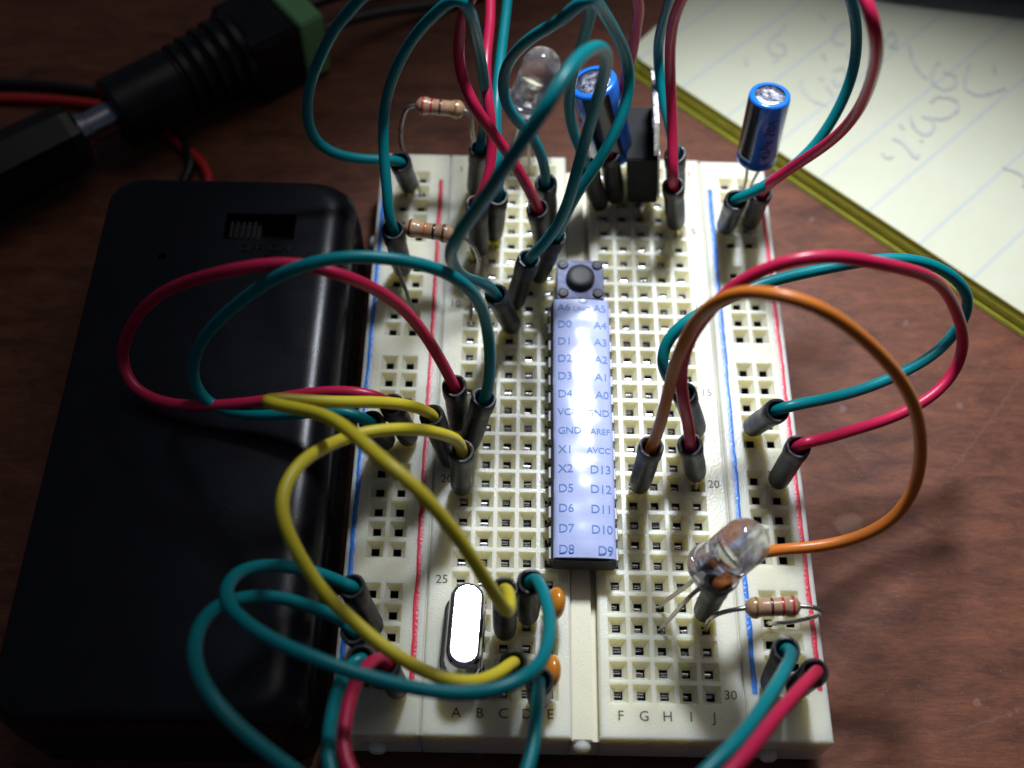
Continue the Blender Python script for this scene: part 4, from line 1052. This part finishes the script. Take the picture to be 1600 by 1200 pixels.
# top sheet, with its own object frame so that the ruling runs in local Y steps
bm = bmesh.new()
ol = outline(-0.006, 0)
rot = Matrix.Rotation(-RULE_DIR, 4, 'Z')
loc0 = Vector((3.636, 7.822, 0))     # a point on one ruled line
loc0 -= Vector((-math.sin(RULE_DIR), math.cos(RULE_DIR), 0)) * (RULE_D * 0.5)
tops = [bm.verts.new(rot @ (Vector((x, y, 0)) - loc0) + Vector((0, 0, 0.0))) for x, y, z in ol]
bots = [bm.verts.new(v.co - Vector((0, 0, 0.010))) for v in tops]
bm.faces.new(tops); bm.faces.new(bots[::-1])
for k in range(len(tops)):
    k2 = (k+1) % len(tops); bm.faces.new((tops[k], bots[k], bots[k2], tops[k2]))
sheet = obj('top_sheet', bm, M['paper'], smooth=False)
sheet.parent = pad; sheet.location = (loc0.x - 4.0, loc0.y - 12.0, PAD_Z - TABLE_Z); sheet.rotation_euler = (0, 0, RULE_DIR)
STROKES = [
    [(3.481, 11.043), (3.34, 10.794), (3.183, 10.668), (3.135, 10.467), (3.234, 10.311), (3.381, 10.355), (3.373, 10.554), (3.262, 10.59)],
    [(2.806, 10.298), (2.756, 10.217), (2.756, 10.061)],
    [(3.283, 10.234), (3.162, 10.152)],
    [(3.607, 9.817), (3.561, 9.662), (3.723, 9.365), (3.932, 9.26)],
    [(4.48, 11.117), (4.352, 11.03), (4.215, 10.863), (4.195, 10.7), (4.266, 10.582), (4.358, 10.625)],
    [(4.106, 9.986), (4.286, 10.07), (4.284, 9.838), (4.124, 9.68), (4.087, 9.831)],
    [(3.865, 9.863), (3.941, 9.789)],
    [(3.955, 9.674), (4.044, 9.488)],
    [(4.036, 11.309), (4.129, 11.105)],
    [(3.983, 10.374), (4.021, 10.218)],
    [(4.994, 10.645), (5.076, 10.809), (5.175, 10.893), (5.202, 10.692), (5.069, 10.567), (5.207, 10.532)],
    [(5.393, 10.618), (5.4, 10.3), (5.448, 10.067), (5.558, 9.877)],
    [(5.823, 10.274), (5.669, 10.035), (5.652, 9.764), (5.801, 9.655), (5.991, 9.775), (5.997, 9.967), (5.84, 10.04)],
    [(6.303, 10.249), (6.182, 9.973), (6.14, 9.665), (6.288, 9.556), (6.492, 9.6), (6.754, 9.722)],
    [(6.669, 10.222), (6.659, 10.026)],
    [(5.183, 9.112), (5.197, 8.856), (5.339, 8.716), (5.5, 8.865), (5.476, 9.047), (5.343, 9.08), (5.67, 9.053), (5.925, 9.245), (5.93, 9.432), (5.663, 9.499), (5.532, 9.382)],
    [(4.834, 8.629), (4.96, 8.561), (5.127, 8.247), (5.179, 8.319)],
    [(4.629, 8.338), (4.694, 8.235), (4.781, 8.272)],
    [(4.988, 8.923), (5.027, 8.815)],
    [(5.239, 8.605), (5.288, 8.571)],
    [(6.392, 8.109), (6.587, 8.01), (6.673, 7.909), (6.624, 7.737)],
    [(4.384, 10.387), (4.421, 10.23)],
]

for si, s in enumerate(STROKES):
    bm = bmesh.new()
    p = catmull([(x, y, 0) for x, y in s], 5) if len(s) > 2 else [Vector((x, y, 0)) for x, y in s]
    prev = None
    for i, q in enumerate(p):
        t = (p[min(i+1, len(p)-1)] - p[max(i-1, 0)]); t = t.normalized() if t.length > 1e-6 else Vector((1, 0, 0))
        nn_ = Vector((-t.y, t.x, 0)) * rnd.uniform(0.018, 0.034)
        cur = (bm.verts.new((q.x + nn_.x, q.y + nn_.y, PAD_Z + 0.004 + 0.0004 * si + 0.00012 * i)), bm.verts.new((q.x - nn_.x, q.y - nn_.y, PAD_Z + 0.004 + 0.0004 * si + 0.00012 * i)))
        if prev: bm.faces.new((prev[0], prev[1], cur[1], cur[0]))
        prev = cur
    under(obj('pencil_stroke', bm, M['pencil'], smooth=False), pad)

# ------------------------------------------------------------------ dark device lying on the far part of the pad
dv = empty('dark_case', (8.6, 14.4, PAD_Z), 'dark blue black rounded case resting on the pad at the top right corner', 'case')
bm = bmesh.new()
def rring(cx, cy, hx, hy, rc, z):
    pts = []
    for sx, sy, a0 in ((1, 1, 0), (-1, 1, 90), (-1, -1, 180), (1, -1, 270)):
        for k in range(9):
            a_ = math.radians(a0 + 90 * k / 8); pts.append((cx + sx * (hx - rc) + rc * math.cos(a_), cy + sy * (hy - rc) + rc * math.sin(a_), z))
    return pts
DC = (10.1, 15.4)
DM = T(DC[0], DC[1], 0) @ Matrix.Rotation(math.radians(-8), 4, 'Z')
loft(bm, [rring(0, 0, 5.6, 4.0, 1.6, PAD_Z + 0.01), rring(0, 0, 5.9, 4.3, 1.7, PAD_Z + 0.25), rring(0, 0, 6.0, 4.4, 1.7, PAD_Z + 0.7), rring(0, 0, 5.9, 4.3, 1.7, PAD_Z + 1.05), rring(0, 0, 5.6, 4.0, 1.6, PAD_Z + 1.25)], DM)
under(obj('case_shell', bm, M['case'], auto=40), dv)
bm = bmesh.new()
loft(bm, [rring(0, 0, 6.04, 4.44, 1.72, PAD_Z + 0.60), rring(0, 0, 6.06, 4.46, 1.72, PAD_Z + 0.66), rring(0, 0, 6.04, 4.44, 1.72, PAD_Z + 0.72)], DM)
under(obj('case_seam', bm, M['gloss_black'], auto=40), dv)
